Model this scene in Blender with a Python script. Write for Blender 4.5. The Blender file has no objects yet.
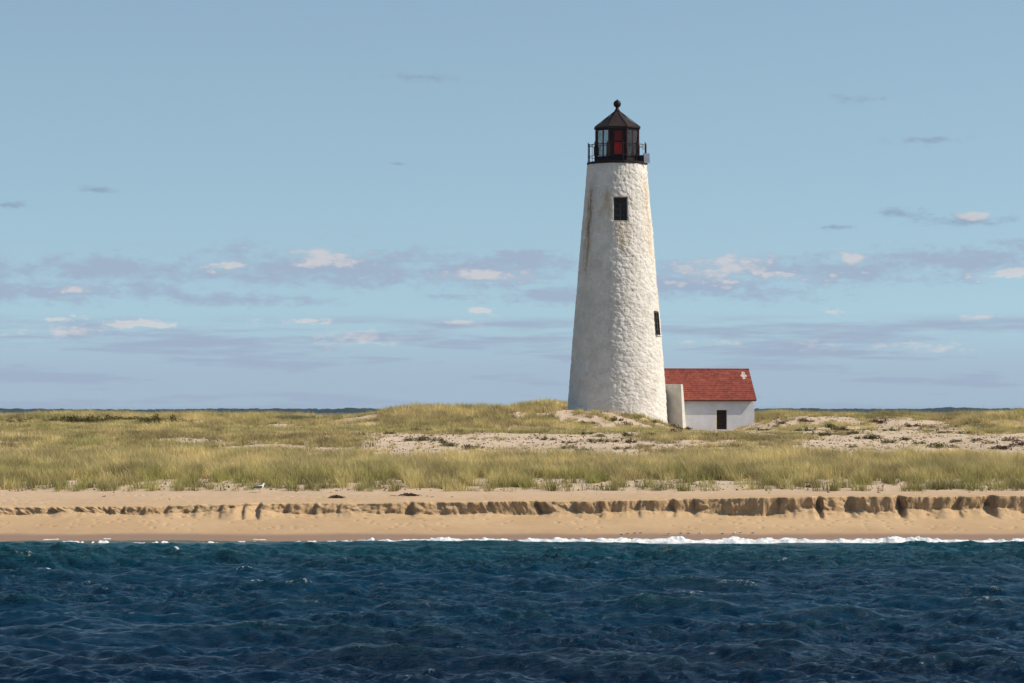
import bpy, math, random
import numpy as np

R = math.radians
scene = bpy.context.scene
C = scene.collection

# ------------------------------------------------------------------ camera
F_PX = 3000.0
CAM_H = 5.0
HOR = 409.5
cam_data = bpy.data.cameras.new("camera")
cam_data.sensor_width = 36.0
cam_data.lens = 36.0 * F_PX / 1024.0
cam_data.shift_y = (HOR - 341.5) / 1024.0
cam_data.clip_start = 1.0
cam_data.clip_end = 90000.0
cam = bpy.data.objects.new("camera", cam_data)
cam.location = (0, 0, CAM_H)
cam.rotation_euler = (R(90), 0, 0)
C.objects.link(cam)
scene.camera = cam

# ------------------------------------------------------------------ sun and sky
SUN_EL = R(42)
SUN_FRONT = R(4.5)          # degrees from straight right towards the camera
sun_dir = (math.cos(SUN_EL) * math.cos(SUN_FRONT), -math.cos(SUN_EL) * math.sin(SUN_FRONT), math.sin(SUN_EL))
sd = bpy.data.lights.new("sun", 'SUN')
sd.energy = 5.0
sd.angle = R(0.53)
sd.color = (1.0, 0.90, 0.76)
so = bpy.data.objects.new("sun", sd)
from mathutils import Vector, Matrix
so.rotation_euler = Vector(sun_dir).to_track_quat('Z', 'Y').to_euler()
so.location = (60, 120, 60)
C.objects.link(so)

scene.view_settings.view_transform = 'Standard'
scene.view_settings.look = 'None'
scene.view_settings.exposure = 0.0
scene.view_settings.gamma = 1.0
scene.render.engine = 'CYCLES'
scene.cycles.max_bounces = 6
scene.cycles.transparent_max_bounces = 12


class NT:
    """small node-tree writer"""
    def __init__(self, tree):
        self.t = tree
        self.n = tree.nodes
        self.l = tree.links

    def new(self, typ, **kw):
        nd = self.n.new(typ)
        for k, v in kw.items():
            setattr(nd, k, v)
        return nd

    def put(self, sock, v):
        if v is None:
            return
        if isinstance(v, bpy.types.NodeSocket):
            self.l.new(v, sock)
        else:
            sock.default_value = v

    def math(self, op, a, b=None, c=None, clamp=False):
        nd = self.new('ShaderNodeMath', operation=op, use_clamp=clamp)
        for i, v in enumerate((a, b, c)):
            self.put(nd.inputs[i], v)
        return nd.outputs[0]

    def mix(self, f, a, b):
        nd = self.new('ShaderNodeMix', data_type='RGBA')
        self.put(nd.inputs[0], f)
        for s, v in ((nd.inputs[6], a), (nd.inputs[7], b)):
            if isinstance(v, (tuple, list)) and len(v) == 3:
                v = (*v, 1)
            self.put(s, v)
        return nd.outputs[2]

    def mapr(self, v, a, b, c=0.0, d=1.0, smooth=True):
        nd = self.new('ShaderNodeMapRange', interpolation_type='SMOOTHSTEP' if smooth else 'LINEAR')
        for s, x in zip(nd.inputs[:5], (v, a, b, c, d)):
            self.put(s, x)
        return nd.outputs[0]

    def noise(self, vec, scale, detail=4.0, rough=0.55, dist=0.0):
        nd = self.new('ShaderNodeTexNoise')
        self.put(nd.inputs['Vector'], vec)
        nd.inputs['Scale'].default_value = scale
        nd.inputs['Detail'].default_value = detail
        nd.inputs['Roughness'].default_value = rough
        nd.inputs['Distortion'].default_value = dist
        return nd.outputs[0]

    def scalev(self, vec, s):
        nd = self.new('ShaderNodeMapping')
        self.put(nd.inputs['Vector'], vec)
        nd.inputs['Scale'].default_value = s
        return nd.outputs[0]


world = bpy.data.worlds.new("World")
scene.world = world
world.use_nodes = True
w = NT(world.node_tree)
w.n.clear()
geo = w.new('ShaderNodeTexCoord')
sep = w.new('ShaderNodeSeparateXYZ')
w.l.new(geo.outputs['Generated'], sep.inputs[0])
X, Y, Z = sep.outputs
# the sky is read a little higher than it is seen, for the deep blue low sky of a clear autumn day
Z2 = w.math('ADD', w.math('MULTIPLY', Z, 1.05), 0.13)
comb = w.new('ShaderNodeCombineXYZ')
w.put(comb.inputs[0], X); w.put(comb.inputs[1], Y); w.put(comb.inputs[2], Z2)
sky = w.new('ShaderNodeTexSky', sky_type='NISHITA')
sky.sun_disc = False
sky.sun_elevation = SUN_EL
sky.sun_rotation = R(90) + SUN_FRONT
sky.altitude = 0.0
sky.air_density = 1.0
sky.dust_density = 0.6
sky.ozone_density = 1.6
w.l.new(comb.outputs[0], sky.inputs[0])
SKY_STR = 0.118
hsv = w.new('ShaderNodeHueSaturation')
hsv.inputs['Saturation'].default_value = 0.90
hsv.inputs['Value'].default_value = 1.0
w.l.new(sky.outputs[0], hsv.inputs['Color'])
tint = w.new('ShaderNodeMix', data_type='RGBA', blend_type='MULTIPLY')
tint.inputs[0].default_value = 1.0
w.l.new(hsv.outputs[0], tint.inputs[6]); w.put(tint.inputs[7], w.mix(w.mapr(Z, 0.12, 0.45), (1.17, 1.245, 1.12), (1.10, 1.26, 1.24)))
skycol = tint.outputs[2]
# clouds by direction: U = azimuth, V = elevation (both in units of 1/3000 rad)
AZ = w.math('MULTIPLY', w.math('ARCTAN2', X, Y), F_PX)
HL = w.math('SQRT', w.math('ADD', w.math('MULTIPLY', X, X), w.math('MULTIPLY', Y, Y)))
EL = w.math('MULTIPLY', w.math('DIVIDE', Z, w.math('MAXIMUM', HL, 0.001)), F_PX)
cv = w.new('ShaderNodeCombineXYZ')
w.put(cv.inputs[0], AZ); w.put(cv.inputs[1], EL)
UV = cv.outputs[0]
wnd = w.new('ShaderNodeTexNoise')
wnd.inputs['Scale'].default_value = 1.0
wnd.inputs['Detail'].default_value = 6.0
wnd.inputs['Roughness'].default_value = 0.6
w.l.new(w.scalev(UV, (0.016, 0.050, 1)), wnd.inputs['Vector'])
n_edge = w.math('SUBTRACT', wnd.outputs[0], 0.5)
n_fine = w.math('SUBTRACT', w.noise(w.scalev(UV, (0.045, 0.10, 1)), 1.0, 6, 0.65), 0.5)
n_tiny = w.math('SUBTRACT', w.noise(w.scalev(UV, (0.11, 0.26, 1)), 1.0, 5, 0.65), 0.5)
n_band = w.noise(w.scalev(UV, (0.0050, 0.055, 1)), 1.0, 5, 0.62)


def cloud(px, py, rx, ry, soft=1.6, amp=2.6, bias=0.12, k=1.3):
    u0, v0 = px - 512, HOR - py
    du = w.math('DIVIDE', w.math('SUBTRACT', AZ, u0), rx)
    dv = w.math('DIVIDE', w.math('SUBTRACT', EL, v0), ry)
    d = w.math('SQRT', w.math('ADD', w.math('MULTIPLY', du, du), w.math('MULTIPLY', dv, dv)))
    v = w.math('ADD', w.math('SUBTRACT', 1.0, d),
               w.math('ADD', w.math('MULTIPLY', n_edge, amp * k), w.math('ADD', w.math('MULTIPLY', n_fine, 2.2 * k), w.math('MULTIPLY', n_tiny, 0.9 * k))))
    v = w.math('ADD', v, bias)
    return w.mapr(v, 0.0, soft, 0.0, 1.0)


def cmax(items):
    out = items[0]
    for i in items[1:]:
        out = w.math('MAXIMUM', out, i)
    return out


grey = [cloud(*a) for a in [
    (415, 77, 52, 5.5), (925, 143, 48, 5), (857, 101, 30, 5.5), (100, 192, 24, 3.5), (15, 208, 26, 4),
    (893, 213, 26, 6), (965, 223, 48, 7), (832, 228, 30, 3.5), (398, 164, 9, 2)]]
body = [cloud(*a, bias=0.55, k=1.25, soft=1.4) for a in [
    (110, 270, 110, 10), (330, 268, 170, 17), (470, 270, 90, 16), (240, 300, 80, 6), (60, 293, 120, 11),
    (0, 268, 20, 8), (790, 272, 150, 13), (960, 262, 130, 11), (700, 285, 100, 14), (520, 262, 60, 10),
    (1090, 250, 90, 9), (560, 296, 90, 8), (-60, 280, 80, 14)]]
band_lo = w.math('MULTIPLY', w.mapr(EL, 98, 84), w.mapr(n_band, 0.36, 0.62))
band_fill = w.math('MULTIPLY', w.mapr(EL, 105, 25, 0.0, 0.66), 1.0)
white = [cloud(*a, bias=0.15, k=1.9) for a in [
    (325, 257, 42, 10, 1.3), (228, 266, 26, 5, 0.9), (80, 291, 20, 5, 1.1), (728, 271, 46, 13, 1.3),
    (782, 276, 40, 6, 0.9), (62, 321, 20, 3.5, 0.8), (155, 325, 34, 4, 0.8), (310, 322, 44, 4, 0.8),
    (483, 310, 14, 3, 0.8), (1012, 275, 26, 6, 0.8), (850, 260, 16, 6, 1.1), (831, 312, 10, 4, 0.9),
    (460, 322, 26, 5, 1.2), (350, 338, 40, 8, 1.6), (60, 332, 44, 9, 1.6), (940, 346, 40, 6, 1.6),
    (830, 345, 40, 5, 1.8), (700, 342, 30, 4, 1.8), (480, 275, 50, 6, 1.6), (983, 318, 24, 4, 1.6), (975, 219, 18, 4, 1.6)]]
g_m = w.math('MULTIPLY', cmax(grey), 0.85)
b_m = cmax([w.math('MULTIPLY', cmax(body), 0.80), w.math('MULTIPLY', band_lo, 0.9), band_fill])
w_m = w.math('MULTIPLY', cmax(white), 0.60)
K = 1.0 / SKY_STR
c1 = w.mix(w.math('MULTIPLY', b_m, 1.0), skycol, (0.345 * K, 0.420 * K, 0.560 * K))
c2 = w.mix(g_m, c1, (0.26 * K, 0.345 * K, 0.47 * K))
c3 = w.mix(w_m, c2, (0.74 * K, 0.69 * K, 0.68 * K))
bg = w.new('ShaderNodeBackground')
bg.inputs['Strength'].default_value = SKY_STR
w.l.new(c3, bg.inputs['Color'])
wo = w.new('ShaderNodeOutputWorld')
w.l.new(bg.outputs[0], wo.inputs['Surface'])

# ------------------------------------------------------------------ noise helpers (numpy)
def _h(ix, iy, seed):
    ix = ix.astype(np.int64); iy = iy.astype(np.int64)
    n = (ix * 374761393 + iy * 668265263 + seed * 1442695041) & 0xFFFFFFFF
    n = ((n ^ (n >> 13)) * 1274126177) & 0xFFFFFFFF
    n = n ^ (n >> 16)
    return (n & 0xFFFFFF) / float(0xFFFFFF)


def vnoise(x, y, seed=0):
    x = np.asarray(x, float); y = np.asarray(y, float) + 0 * x
    ix = np.floor(x); iy = np.floor(y)
    fx = x - ix; fy = y - iy
    fx = fx * fx * (3 - 2 * fx); fy = fy * fy * (3 - 2 * fy)
    a = _h(ix, iy, seed); b = _h(ix + 1, iy, seed)
    c = _h(ix, iy + 1, seed); d = _h(ix + 1, iy + 1, seed)
    return (a + (b - a) * fx) * (1 - fy) + (c + (d - c) * fx) * fy - 0.5


def fbm(x, y, seed=0, octaves=4, gain=0.5):
    s = 0; a = 1.0
    for o in range(octaves):
        s = s + a * vnoise(np.asarray(x) * 2 ** o + 17.3 * o, np.asarray(y) * 2 ** o + 5.1 * o, seed + o)
        a *= gain
    return s


def worley(x, y, seed=0):
    ix = np.floor(x); iy = np.floor(y)
    f1 = np.full(np.shape(x), 9.0); f2 = np.full(np.shape(x), 9.0)
    for dx in (-1, 0, 1):
        for dy in (-1, 0, 1):
            cx, cy = ix + dx, iy + dy
            px = cx + _h(cx, cy, seed); py = cy + _h(cx, cy, seed + 7)
            d = np.hypot(x - px, y - py)
            f2 = np.where(d < f1, f1, np.minimum(f2, d))
            f1 = np.minimum(f1, d)
    return f1, f2


def sstep(a, b, x):
    t = np.clip((x - a) / (b - a), 0, 1)
    return t * t * (3 - 2 * t)


# ------------------------------------------------------------------ mesh helpers
def mesh_np(name, verts, quads=None, tris=None, smooth=True):
    me = bpy.data.meshes.new(name)
    verts = np.asarray(verts, dtype=np.float32)
    me.vertices.add(len(verts))
    me.vertices.foreach_set("co", verts.ravel())
    loops = []; starts = []; tot = 0
    if quads is not None and len(quads):
        q = np.asarray(quads, dtype=np.int32)
        loops.append(q.ravel()); starts.append(np.arange(len(q)) * 4); tot = len(q) * 4
    if tris is not None and len(tris):
        t = np.asarray(tris, dtype=np.int32)
        loops.append(t.ravel()); starts.append(np.arange(len(t)) * 3 + tot)
    L = np.concatenate(loops); S = np.concatenate(starts).astype(np.int32)
    me.loops.add(len(L)); me.loops.foreach_set("vertex_index", L)
    me.polygons.add(len(S)); me.polygons.foreach_set("loop_start", S)
    me.polygons.foreach_set("use_smooth", np.full(len(S), smooth, dtype=bool))
    me.update(calc_edges=True)
    me.validate()
    return me


def link(name, me, mat=None, parent=None):
    o = bpy.data.objects.new(name, me)
    C.objects.link(o)
    if mat is not None:
        me.materials.append(mat)
    if parent is not None:
        o.parent = parent
    return o


def tag(o, label=None, cat=None, group=None, kind=None):
    if label: o['label'] = label
    if cat: o['category'] = cat
    if group: o['group'] = group
    if kind: o['kind'] = kind
    return o


def grid_quads(nr, nc):
    a = np.arange(nr * nc).reshape(nr, nc)
    return np.stack([a[:-1, :-1], a[:-1, 1:], a[1:, 1:], a[1:, :-1]], -1).reshape(-1, 4)


class MB:
    """collects simple shapes for one mesh"""
    def __init__(self):
        self.v = []; self.f = []

    def add(self, vs, fs):
        b = len(self.v)
        self.v += [tuple(p) for p in vs]
        self.f += [tuple(i + b for i in f) for f in fs]

    def box(self, c, s, M=None):
        vs = []
        for dz in (-.5, .5):
            for dx, dy in ((-.5, -.5), (.5, -.5), (.5, .5), (-.5, .5)):
                p = Vector((c[0] + dx * s[0], c[1] + dy * s[1], c[2] + dz * s[2]))
                vs.append(M @ p if M is not None else p)
        self.add(vs, [(3, 2, 1, 0), (4, 5, 6, 7), (0, 1, 5, 4), (1, 2, 6, 5), (2, 3, 7, 6), (3, 0, 4, 7)])

    def hexa(self, bottom, top):
        self.add(list(bottom) + list(top), [(3, 2, 1, 0), (4, 5, 6, 7), (0, 1, 5, 4), (1, 2, 6, 5), (2, 3, 7, 6), (3, 0, 4, 7)])

    def tube(self, p0, p1, r0, r1=None, n=8):
        p0 = Vector(p0); p1 = Vector(p1); r1 = r0 if r1 is None else r1
        d = (p1 - p0).normalized()
        a = d.orthogonal().normalized(); b = d.cross(a)
        vs = []
        for p, r in ((p0, r0), (p1, r1)):
            for i in range(n):
                t = 2 * math.pi * i / n
                vs.append(p + a * (r * math.cos(t)) + b * (r * math.sin(t)))
        fs = [(i, (i + 1) % n, n + (i + 1) % n, n + i) for i in range(n)]
        fs += [tuple(reversed(range(n))), tuple(range(n, 2 * n))]
        self.add(vs, fs)

    def lathe(self, prof, n=24, c=(0, 0), rot=0.0, cap=True):
        vs = []
        for r, z in prof:
            for i in range(n):
                t = 2 * math.pi * i / n + rot
                vs.append((c[0] + r * math.cos(t), c[1] + r * math.sin(t), z))
        fs = []
        for k in range(len(prof) - 1):
            for i in range(n):
                j = (i + 1) % n
                fs.append((k * n + i, k * n + j, (k + 1) * n + j, (k + 1) * n + i))
        if cap:
            fs.append(tuple(reversed(range(n))))
            fs.append(tuple(range((len(prof) - 1) * n, len(prof) * n)))
        self.add(vs, fs)

    def loft(self, rings, n=12):
        """rings: (centre, half width, half height, tangent)"""
        vs = []
        for c, a, b, t in rings:
            t = Vector(t).normalized()
            side = Vector((0, 0, 1)).cross(t)
            side = side.normalized() if side.length > 1e-4 else Vector((0, 1, 0))
            up = t.cross(side)
            for i in range(n):
                th = 2 * math.pi * i / n
                vs.append(Vector(c) + side * (a * math.cos(th)) + up * (b * math.sin(th)))
        fs = []
        for k in range(len(rings) - 1):
            for i in range(n):
                j = (i + 1) % n
                fs.append((k * n + i, k * n + j, (k + 1) * n + j, (k + 1) * n + i))
        fs.append(tuple(reversed(range(n)))); fs.append(tuple(range((len(rings) - 1) * n, len(rings) * n)))
        self.add(vs, fs)

    def build(self, name, mat, parent=None, smooth=False, bevel=0.0):
        me = bpy.data.meshes.new(name)
        me.from_pydata([tuple(p) for p in self.v], [], self.f)
        me.update()
        if smooth:
            me.polygons.foreach_set("use_smooth", [True] * len(me.polygons))
        o = link(name, me, mat, parent)
        if bevel:
            m = o.modifiers.new("bevel", 'BEVEL'); m.width = bevel; m.segments = 2; m.limit_method = 'ANGLE'
        return o


def empty(name, loc, rz=0.0):
    o = bpy.data.objects.new(name, None)
    o.empty_display_size = 0.3
    o.location = loc
    o.rotation_euler = (0, 0, rz)
    C.objects.link(o)
    return o


def mat_new(name):
    m = bpy.data.materials.new(name)
    m.use_nodes = True
    t = NT(m.node_tree)
    b = t.n.get('Principled BSDF')
    return m, t, b


def simple_mat(name, col, rough=0.6, var=0.12, scale=6.0, bump=0.2, metal=0.0, spec=0.5, wear=None, bdist=0.01):
    m, t, b = mat_new(name)
    co = t.new('ShaderNodeTexCoord').outputs['Object']
    n = t.noise(co, scale, 5, 0.6)
    c0 = tuple(x * (1 - var) for x in col); c1 = tuple(min(1, x * (1 + var)) for x in col)
    cc = t.mix(t.mapr(n, 0.3, 0.7), c0, c1)
    if wear:
        cc = t.mix(t.mapr(t.noise(co, scale * 2.3, 6, 0.7), wear[1], wear[1] + 0.12), cc, wear[0])
    t.put(b.inputs['Base Color'], cc)
    t.put(b.inputs['Roughness'], t.mapr(n, 0.2, 0.8, rough * 0.85, min(1, rough * 1.15)))
    b.inputs['Metallic'].default_value = metal
    b.inputs['Specular IOR Level'].default_value = spec
    bp = t.new('ShaderNodeBump')
    bp.inputs['Strength'].default_value = bump
    bp.inputs['Distance'].default_value = bdist
    t.put(bp.inputs['Height'], t.noise(co, scale * 5, 5, 0.6))
    t.l.new(bp.outputs[0], b.inputs['Normal'])
    return m


# ------------------------------------------------------------------ the island's shape
def wx(px, D):
    return (px - 512.0) * D / F_PX


K_D = [100, 110, 114.2]
K_Z = [-1.4, -0.35, 0.0]
BACK_D = [121, 129, 134, 138, 144, 150, 160, 170, 176, 180, 190, 200, 215, 228, 245, 262, 300, 600]
BACK_Z = [1.4, 1.50, 1.80, 1.96, 2.22, 2.62, 3.08, 3.55, 3.66, 3.68, 3.80, 3.95, 4.02, 3.6, 2.2, -0.1, -2.5, -6.0]
BUMPS = [  # px, D, radius across, radius along, height
    (415, 196, 4.5, 6.5, 0.70), (470, 196, 4.0, 6.5, 0.54), (515, 197, 2.8, 6, 0.50), (375, 200, 4, 6, 0.25),
    (556, 217, 3.0, 5, 1.05), (530, 214, 2.5, 4, 0.35), (583, 199, 3.2, 4.5, 0.64), (560, 200, 2, 4, 0.25), (622, 198.5, 2.4, 4, 0.40),
    (775, 212, 3.2, 4.5, 0.42), (716, 203, 3.7, 15, -0.80), (655, 200.5, 2.2, 4, 0.35), (1020, 188, 4.2, 6.5, 0.82), (985, 196, 3.0, 5, 0.25),
    (830, 206, 7, 4, 0.35), (910, 206, 3, 4, 0.25), (100, 208, 9, 5, 0.15), (250, 205, 6, 5, 0.15), (15, 196, 4, 5, 0.2),
    (150, 165, 8, 4, 0.25), (300, 163, 5, 4, 0.18), (60, 178, 6, 4, 0.25), (220, 180, 7, 4, 0.2), (720, 165, 5, 5, 0.18),
]
NOTCH = [  # px, depth, width
    (258, 0.8, 0.22), (243, 0.4, 0.18), (820, 0.6, 0.16), (901, 0.8, 0.17), (993, 0.9, 0.26), (850, 0.3, 0.2),
    (672, 0.3, 0.18), (535, 0.3, 0.15), (410, 0.35, 0.2), (47, 0.35, 0.25), (105, 0.25, 0.3), (165, 0.3, 0.2), (960, 0.3, 0.2)]
SLUMP = [(255, 0.26, 1.1), (232, 0.16, 0.8), (810, 0.22, 1.0), (905, 0.22, 0.55), (1003, 0.25, 0.8), (640, 0.08, 0.8), (560, 0.07, 1.0), (480, 0.08, 0.7), (60, .09, .9)]


def scarp_pos(x):
    d = 120.5 + 0.45 * vnoise(x * 0.16, 3.1, 11) + 0.30 * vnoise(x * 0.6, 1.7, 12)
    q = x * 0.9 + 1.6 * vnoise(x * 0.35, 0.4, 13)
    cell = np.floor(q); fr = q - cell
    amp = 0.03 + 0.26 * _h(cell, cell * 0, 14) ** 2
    saw = np.where(fr < 0.86, fr / 0.86, (1 - fr) / 0.14)
    d = d + amp * saw ** 1.6
    q = x * 2.4 + 0.8 * vnoise(x * 1.1, 0.4, 15)
    cell = np.floor(q); fr = q - cell
    d = d + 0.06 * _h(cell, cell * 0, 16) * np.where(fr < 0.8, fr / 0.8, (1 - fr) / 0.2)
    d = d + 0.08 * (0.5 - np.abs(vnoise(x * 1.7, 5.5, 17)) * 2) + 0.06 * np.abs(vnoise(x * 4.6, 5.5, 18)) + 0.03 * vnoise(x * 9.0, 2.5, 19)
    for px, dep, wd in NOTCH:
        xn = wx(px, 120.5)
        t = (x - xn) / wd
        d = d + dep * np.exp(-np.abs(np.where(t > 0, t * 2.2, t * 0.9)) ** 2)
    return d


def ground_z(x, D, fine=True):
    x = np.asarray(x, float); D = np.asarray(D, float)
    Ds = scarp_pos(x)
    zt = np.interp(x, [-22, -14, -8.5, 3.5, 11.6, 21], [1.10, 1.14, 1.26, 1.34, 1.50, 1.56]) + 0.05 * vnoise(x * 0.5, 2.2, 21)
    zf = 0.70 + 0.06 * vnoise(x * 0.25, 8.2, 22)
    # beach face
    beach = np.interp(D, K_D, K_Z)
    t = np.clip((D - 114.2) / (120.4 - 114.2), 0, 1.15)
    face = zf * (t * 0.85 + 0.15 * t * t)
    beach = np.where(D > 114.2, face, beach)
    sl = 0.02 + 0.02 * vnoise(x * 1.3, 1.1, 23)
    for px, hh, wd in SLUMP:
        sl = sl + hh * np.exp(-((x - wx(px, 120)) / wd) ** 2)
    near = np.clip(1 - (Ds - D) / (0.5 + 2.4 * sl), 0, 1)
    beach = beach + sl * near ** 1.5 * (1 + 0.22 * vnoise(x * 7, D * 7, 24))
    # berm and dunes
    back = np.interp(D, BACK_D, BACK_Z)
    zb = np.where(D < 129, zt + (1.50 - zt) * sstep(121, 129, D), back)
    for px, d0, rx, rd, hh in BUMPS:
        zb = zb + hh * np.exp(-((x - wx(px, d0)) / rx) ** 2 - ((D - d0) / rd) ** 2)
    far_r = 0.26 * np.exp(-((D - 213 - 3 * vnoise(x * 0.06, 5.5, 31)) / 6.5) ** 2) * (1 + 0.6 * vnoise(x * 0.09, 2.5, 30))
    far_r = far_r * (1 - 0.35 * np.exp(-((x - wx(330, 213)) / 4) ** 2))
    zb = zb + far_r
    rough = sstep(134, 150, D) * (1 - sstep(235, 260, D))
    zb = zb + rough * (0.32 * fbm(x * 0.13, D * 0.16, 32, 4) + 0.10 * fbm(x * 0.6, D * 0.8, 36, 3))
    zb = zb + (1 - rough) * 0.03 * fbm(x * 0.7, D * 0.9, 38, 3)
    wd = 0.08 + 0.50 * np.clip(vnoise(x * 0.45, 6.6, 25) + 0.5 * vnoise(x * 1.3, 3.6, 25) + 0.10, 0, 1)
    # sand fallen from the face lies as a ramp against its foot
    tal = np.clip(0.10 + 0.55 * vnoise(x * 0.45, 7.7, 26) + 0.2 * vnoise(x * 1.9, 7.7, 27), 0.03, 0.55)
    hgt = np.maximum(zb - beach, 0)
    run = 0.3 + 1.6 * tal
    ramp = np.clip(1 - (Ds - D) / run, 0, 1)
    beach = beach + tal * hgt * ramp ** 1.5 * (1 + 0.12 * vnoise(x * 5, D * 5, 28))
    lip = 0.04 * np.exp(-((D - Ds - wd) / 0.2) ** 2)
    tt = np.clip((D - Ds) / wd, 0, 1)
    z = beach + (zb - lip - beach) * np.where(D > Ds, tt, 0)
    if fine:
        z = z + 0.010 * fbm(x * 2.5, D * 2.5, 40, 3) * sstep(114, 116, D)
        z = z + 0.016 * fbm(x * 5.0, D * 7, 41, 3) * np.exp(-((D - Ds + 0.25) / 0.45) ** 2)
        f1, _ = worley(x * 1.6, D * 1.3, 44)                      # footprints and scuffs in the dry sand
        pit = np.exp(-(f1 / 0.13) ** 2) * (_h(np.floor(x * 0.8), np.floor(D * 0.7), 45) > 0.62)
        z = z - 0.06 * pit * sstep(116.6, 117.4, D) * (1 - sstep(127, 130, D))
    return z


def scarp_undercut(x, D):
    Ds = scarp_pos(x)
    wd = 0.08 + 0.50 * np.clip(vnoise(x * 0.45, 6.6, 25) + 0.5 * vnoise(x * 1.3, 3.6, 25) + 0.10, 0, 1)
    tt = np.clip((D - Ds) / wd, 0, 1)
    on = (D > Ds - 0.10) & (D < Ds + wd)
    return np.where(on, 0.05 * (1 - tt) * (0.4 + 1.2 * np.clip(vnoise(x * 1.1, 9.5, 29) + 0.5, 0, 1)), 0)


def ground1(x, D):
    return float(ground_z(np.array([x]), np.array([D]))[0])


def at_px(px, py, dmin=123.0, dmax=240.0):
    """the point of the ground where that direction meets it"""
    D = np.arange(dmin, dmax, 0.1)
    x = wx(px, D)
    z = ground_z(x, D)
    zl = CAM_H - (py - HOR) * D / F_PX
    k = np.argmax(z >= zl)
    return float(x[k]), float(D[k]), float(z[k])


rows = np.concatenate([np.linspace(100, 113, 10, endpoint=False), np.linspace(113, 119.2, 62, endpoint=False),
                       np.linspace(119.2, 122.6, 130, endpoint=False), np.linspace(122.6, 131, 60, endpoint=False),
                       np.linspace(131, 222, 260, endpoint=False), np.linspace(222, 300, 30), [360, 450, 600]])
s_in = np.linspace(-1, 1, 1401)
outer = np.array([1.04, 1.1, 1.2, 1.4, 1.8, 2.6, 4, 7, 12])
s = np.concatenate([-outer[::-1], s_in, outer])
hw = rows * 0.24 + 3.0
XX = s[None, :] * hw[:, None]
DD = np.repeat(rows[:, None], len(s), 1)
ZZ = ground_z(XX, DD)


def grass_density(x, D):
    """0..1 how much grass stands at a place"""
    px = 512 + x * F_PX / D
    n = fbm(x * 0.5, D * 0.35, 51, 4)
    n2 = fbm(x * 1.6, D * 1.1, 55, 3)
    edge = 129.5 + 0.5 * vnoise(x * 0.35, 3, 56) + 0.8 * vnoise(x * 1.4, 4, 57)
    front = sstep(edge - 0.9, edge + 1.4, D) * (1 - sstep(146.5, 150, D + 2 * n))
    clump = sstep(-0.02 + 0.10 * (1 - sstep(130, 136, D)), 0.20 + 0.08 * (1 - sstep(130, 136, D)), vnoise(x * 1.9, D * 0.9, 58) + 0.6 * vnoise(x * 3.6, D * 2, 59))
    front = front * np.clip(0.01 + 0.85 * clump + sstep(133.5, 139, D), 0, 1)
    fringe = ((D > 128.3) & (D < 131.5)) * (n2 > 0.14) * 0.5
    front = np.maximum(front, fringe)
    # slope behind the front band
    left = 1 - sstep(345, 400, px + 25 * n)
    midr = sstep(625, 665, px + 25 * n) * (1 - sstep(775, 815, px + 30 * n - 0.9 * (D - 160)))
    midb = sstep(148, 150, D) * (1 - sstep(170, 173, D))
    gap = fbm(x * 0.22, D * 0.30, 151, 3) + 0.35 * n2
    m_left = left * (0.015 + 0.7 * sstep(-0.42, -0.16, gap) + 0.25 * (np.abs(D - 167) < 4))
    m_mid = midr * (0.08 + 0.65 * sstep(-0.40, -0.15, gap))
    bare = 0.012 + 0.18 * sstep(0.34, 0.5, n + n2)
    mid = midb * np.maximum(np.maximum(m_left, m_mid), bare)
    # strip at the foot of the dunes
    cb = sstep(170.5, 173.5, D + 1.5 * n2) * (1 - sstep(182, 186, D))
    strip = cb * np.where(px < 660, 0.75, np.where(px < 760, 0.20 + 0.5 * (n > 0), 0.06 + 0.75 * sstep(-0.12, 0.12, n + n2)))
    # dunes
    db = sstep(183, 186, D) * (1 - sstep(238, 258, D))
    dn = np.full_like(px, 0.85)
    dn = np.where(px < 500, 0.72 + 0.25 * sstep(-.2, .1, n + n2), dn)
    bare_face = sstep(500, 512, px + 20 * n2) * (1 - sstep(555, 566, px + 10 * n2)) * sstep(184, 186, D) * (1 - sstep(197, 200, D + 3 * n))
    mound = sstep(556, 566, px) * (1 - sstep(655, 668, px)) * (1 - sstep(204, 207, D))
    dn = np.where(mound > 0.5, 0.06 + 0.75 * (n + 0.8 * n2 > 0.05), dn)
    dn = dn * (1 - 0.92 * bare_face * (n2 + 0.7 * n < 0.08))
    house = (px > 655) & (px < 762) & (D < 207)
    dn = np.where(house, 0.10 + 0.45 * (n2 > 0), dn)
    rface = sstep(757, 765, px + 8 * n2) * (1 - sstep(858, 880, px + 40 * n)) * (1 - sstep(205, 208, D + 3 * n2))
    dn = dn * (1 - rface * (0.93 - 0.7 * sstep(0.05, 0.25, n + n2)))
    rline = sstep(865, 880, px) * (1 - sstep(945, 965, px)) * sstep(184, 186, D) * (1 - sstep(203, 206, D + 2 * n2))
    dn = dn * (1 - 0.93 * rline)
    lowl = (px < 380) & (D > 186) & (D < 204)
    dn = np.where(lowl, 0.03 + 0.8 * sstep(-0.06, 0.12, gap), dn)
    hump = sstep(955, 975, px + 10 * n2)
    dn = np.maximum(dn, 0.85 * hump)
    strip = np.maximum(strip, cb * 0.9 * hump)
    dun = db * dn
    den = np.maximum(np.maximum(front, mid), np.maximum(strip, dun))
    return np.clip(den, 0, 1)


GD = grass_density(XX, DD)
outside = np.abs(s)[None, :] > 1.05
GD = np.where(outside & (DD > 131) & (DD < 245), 0.7, GD)

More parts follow.
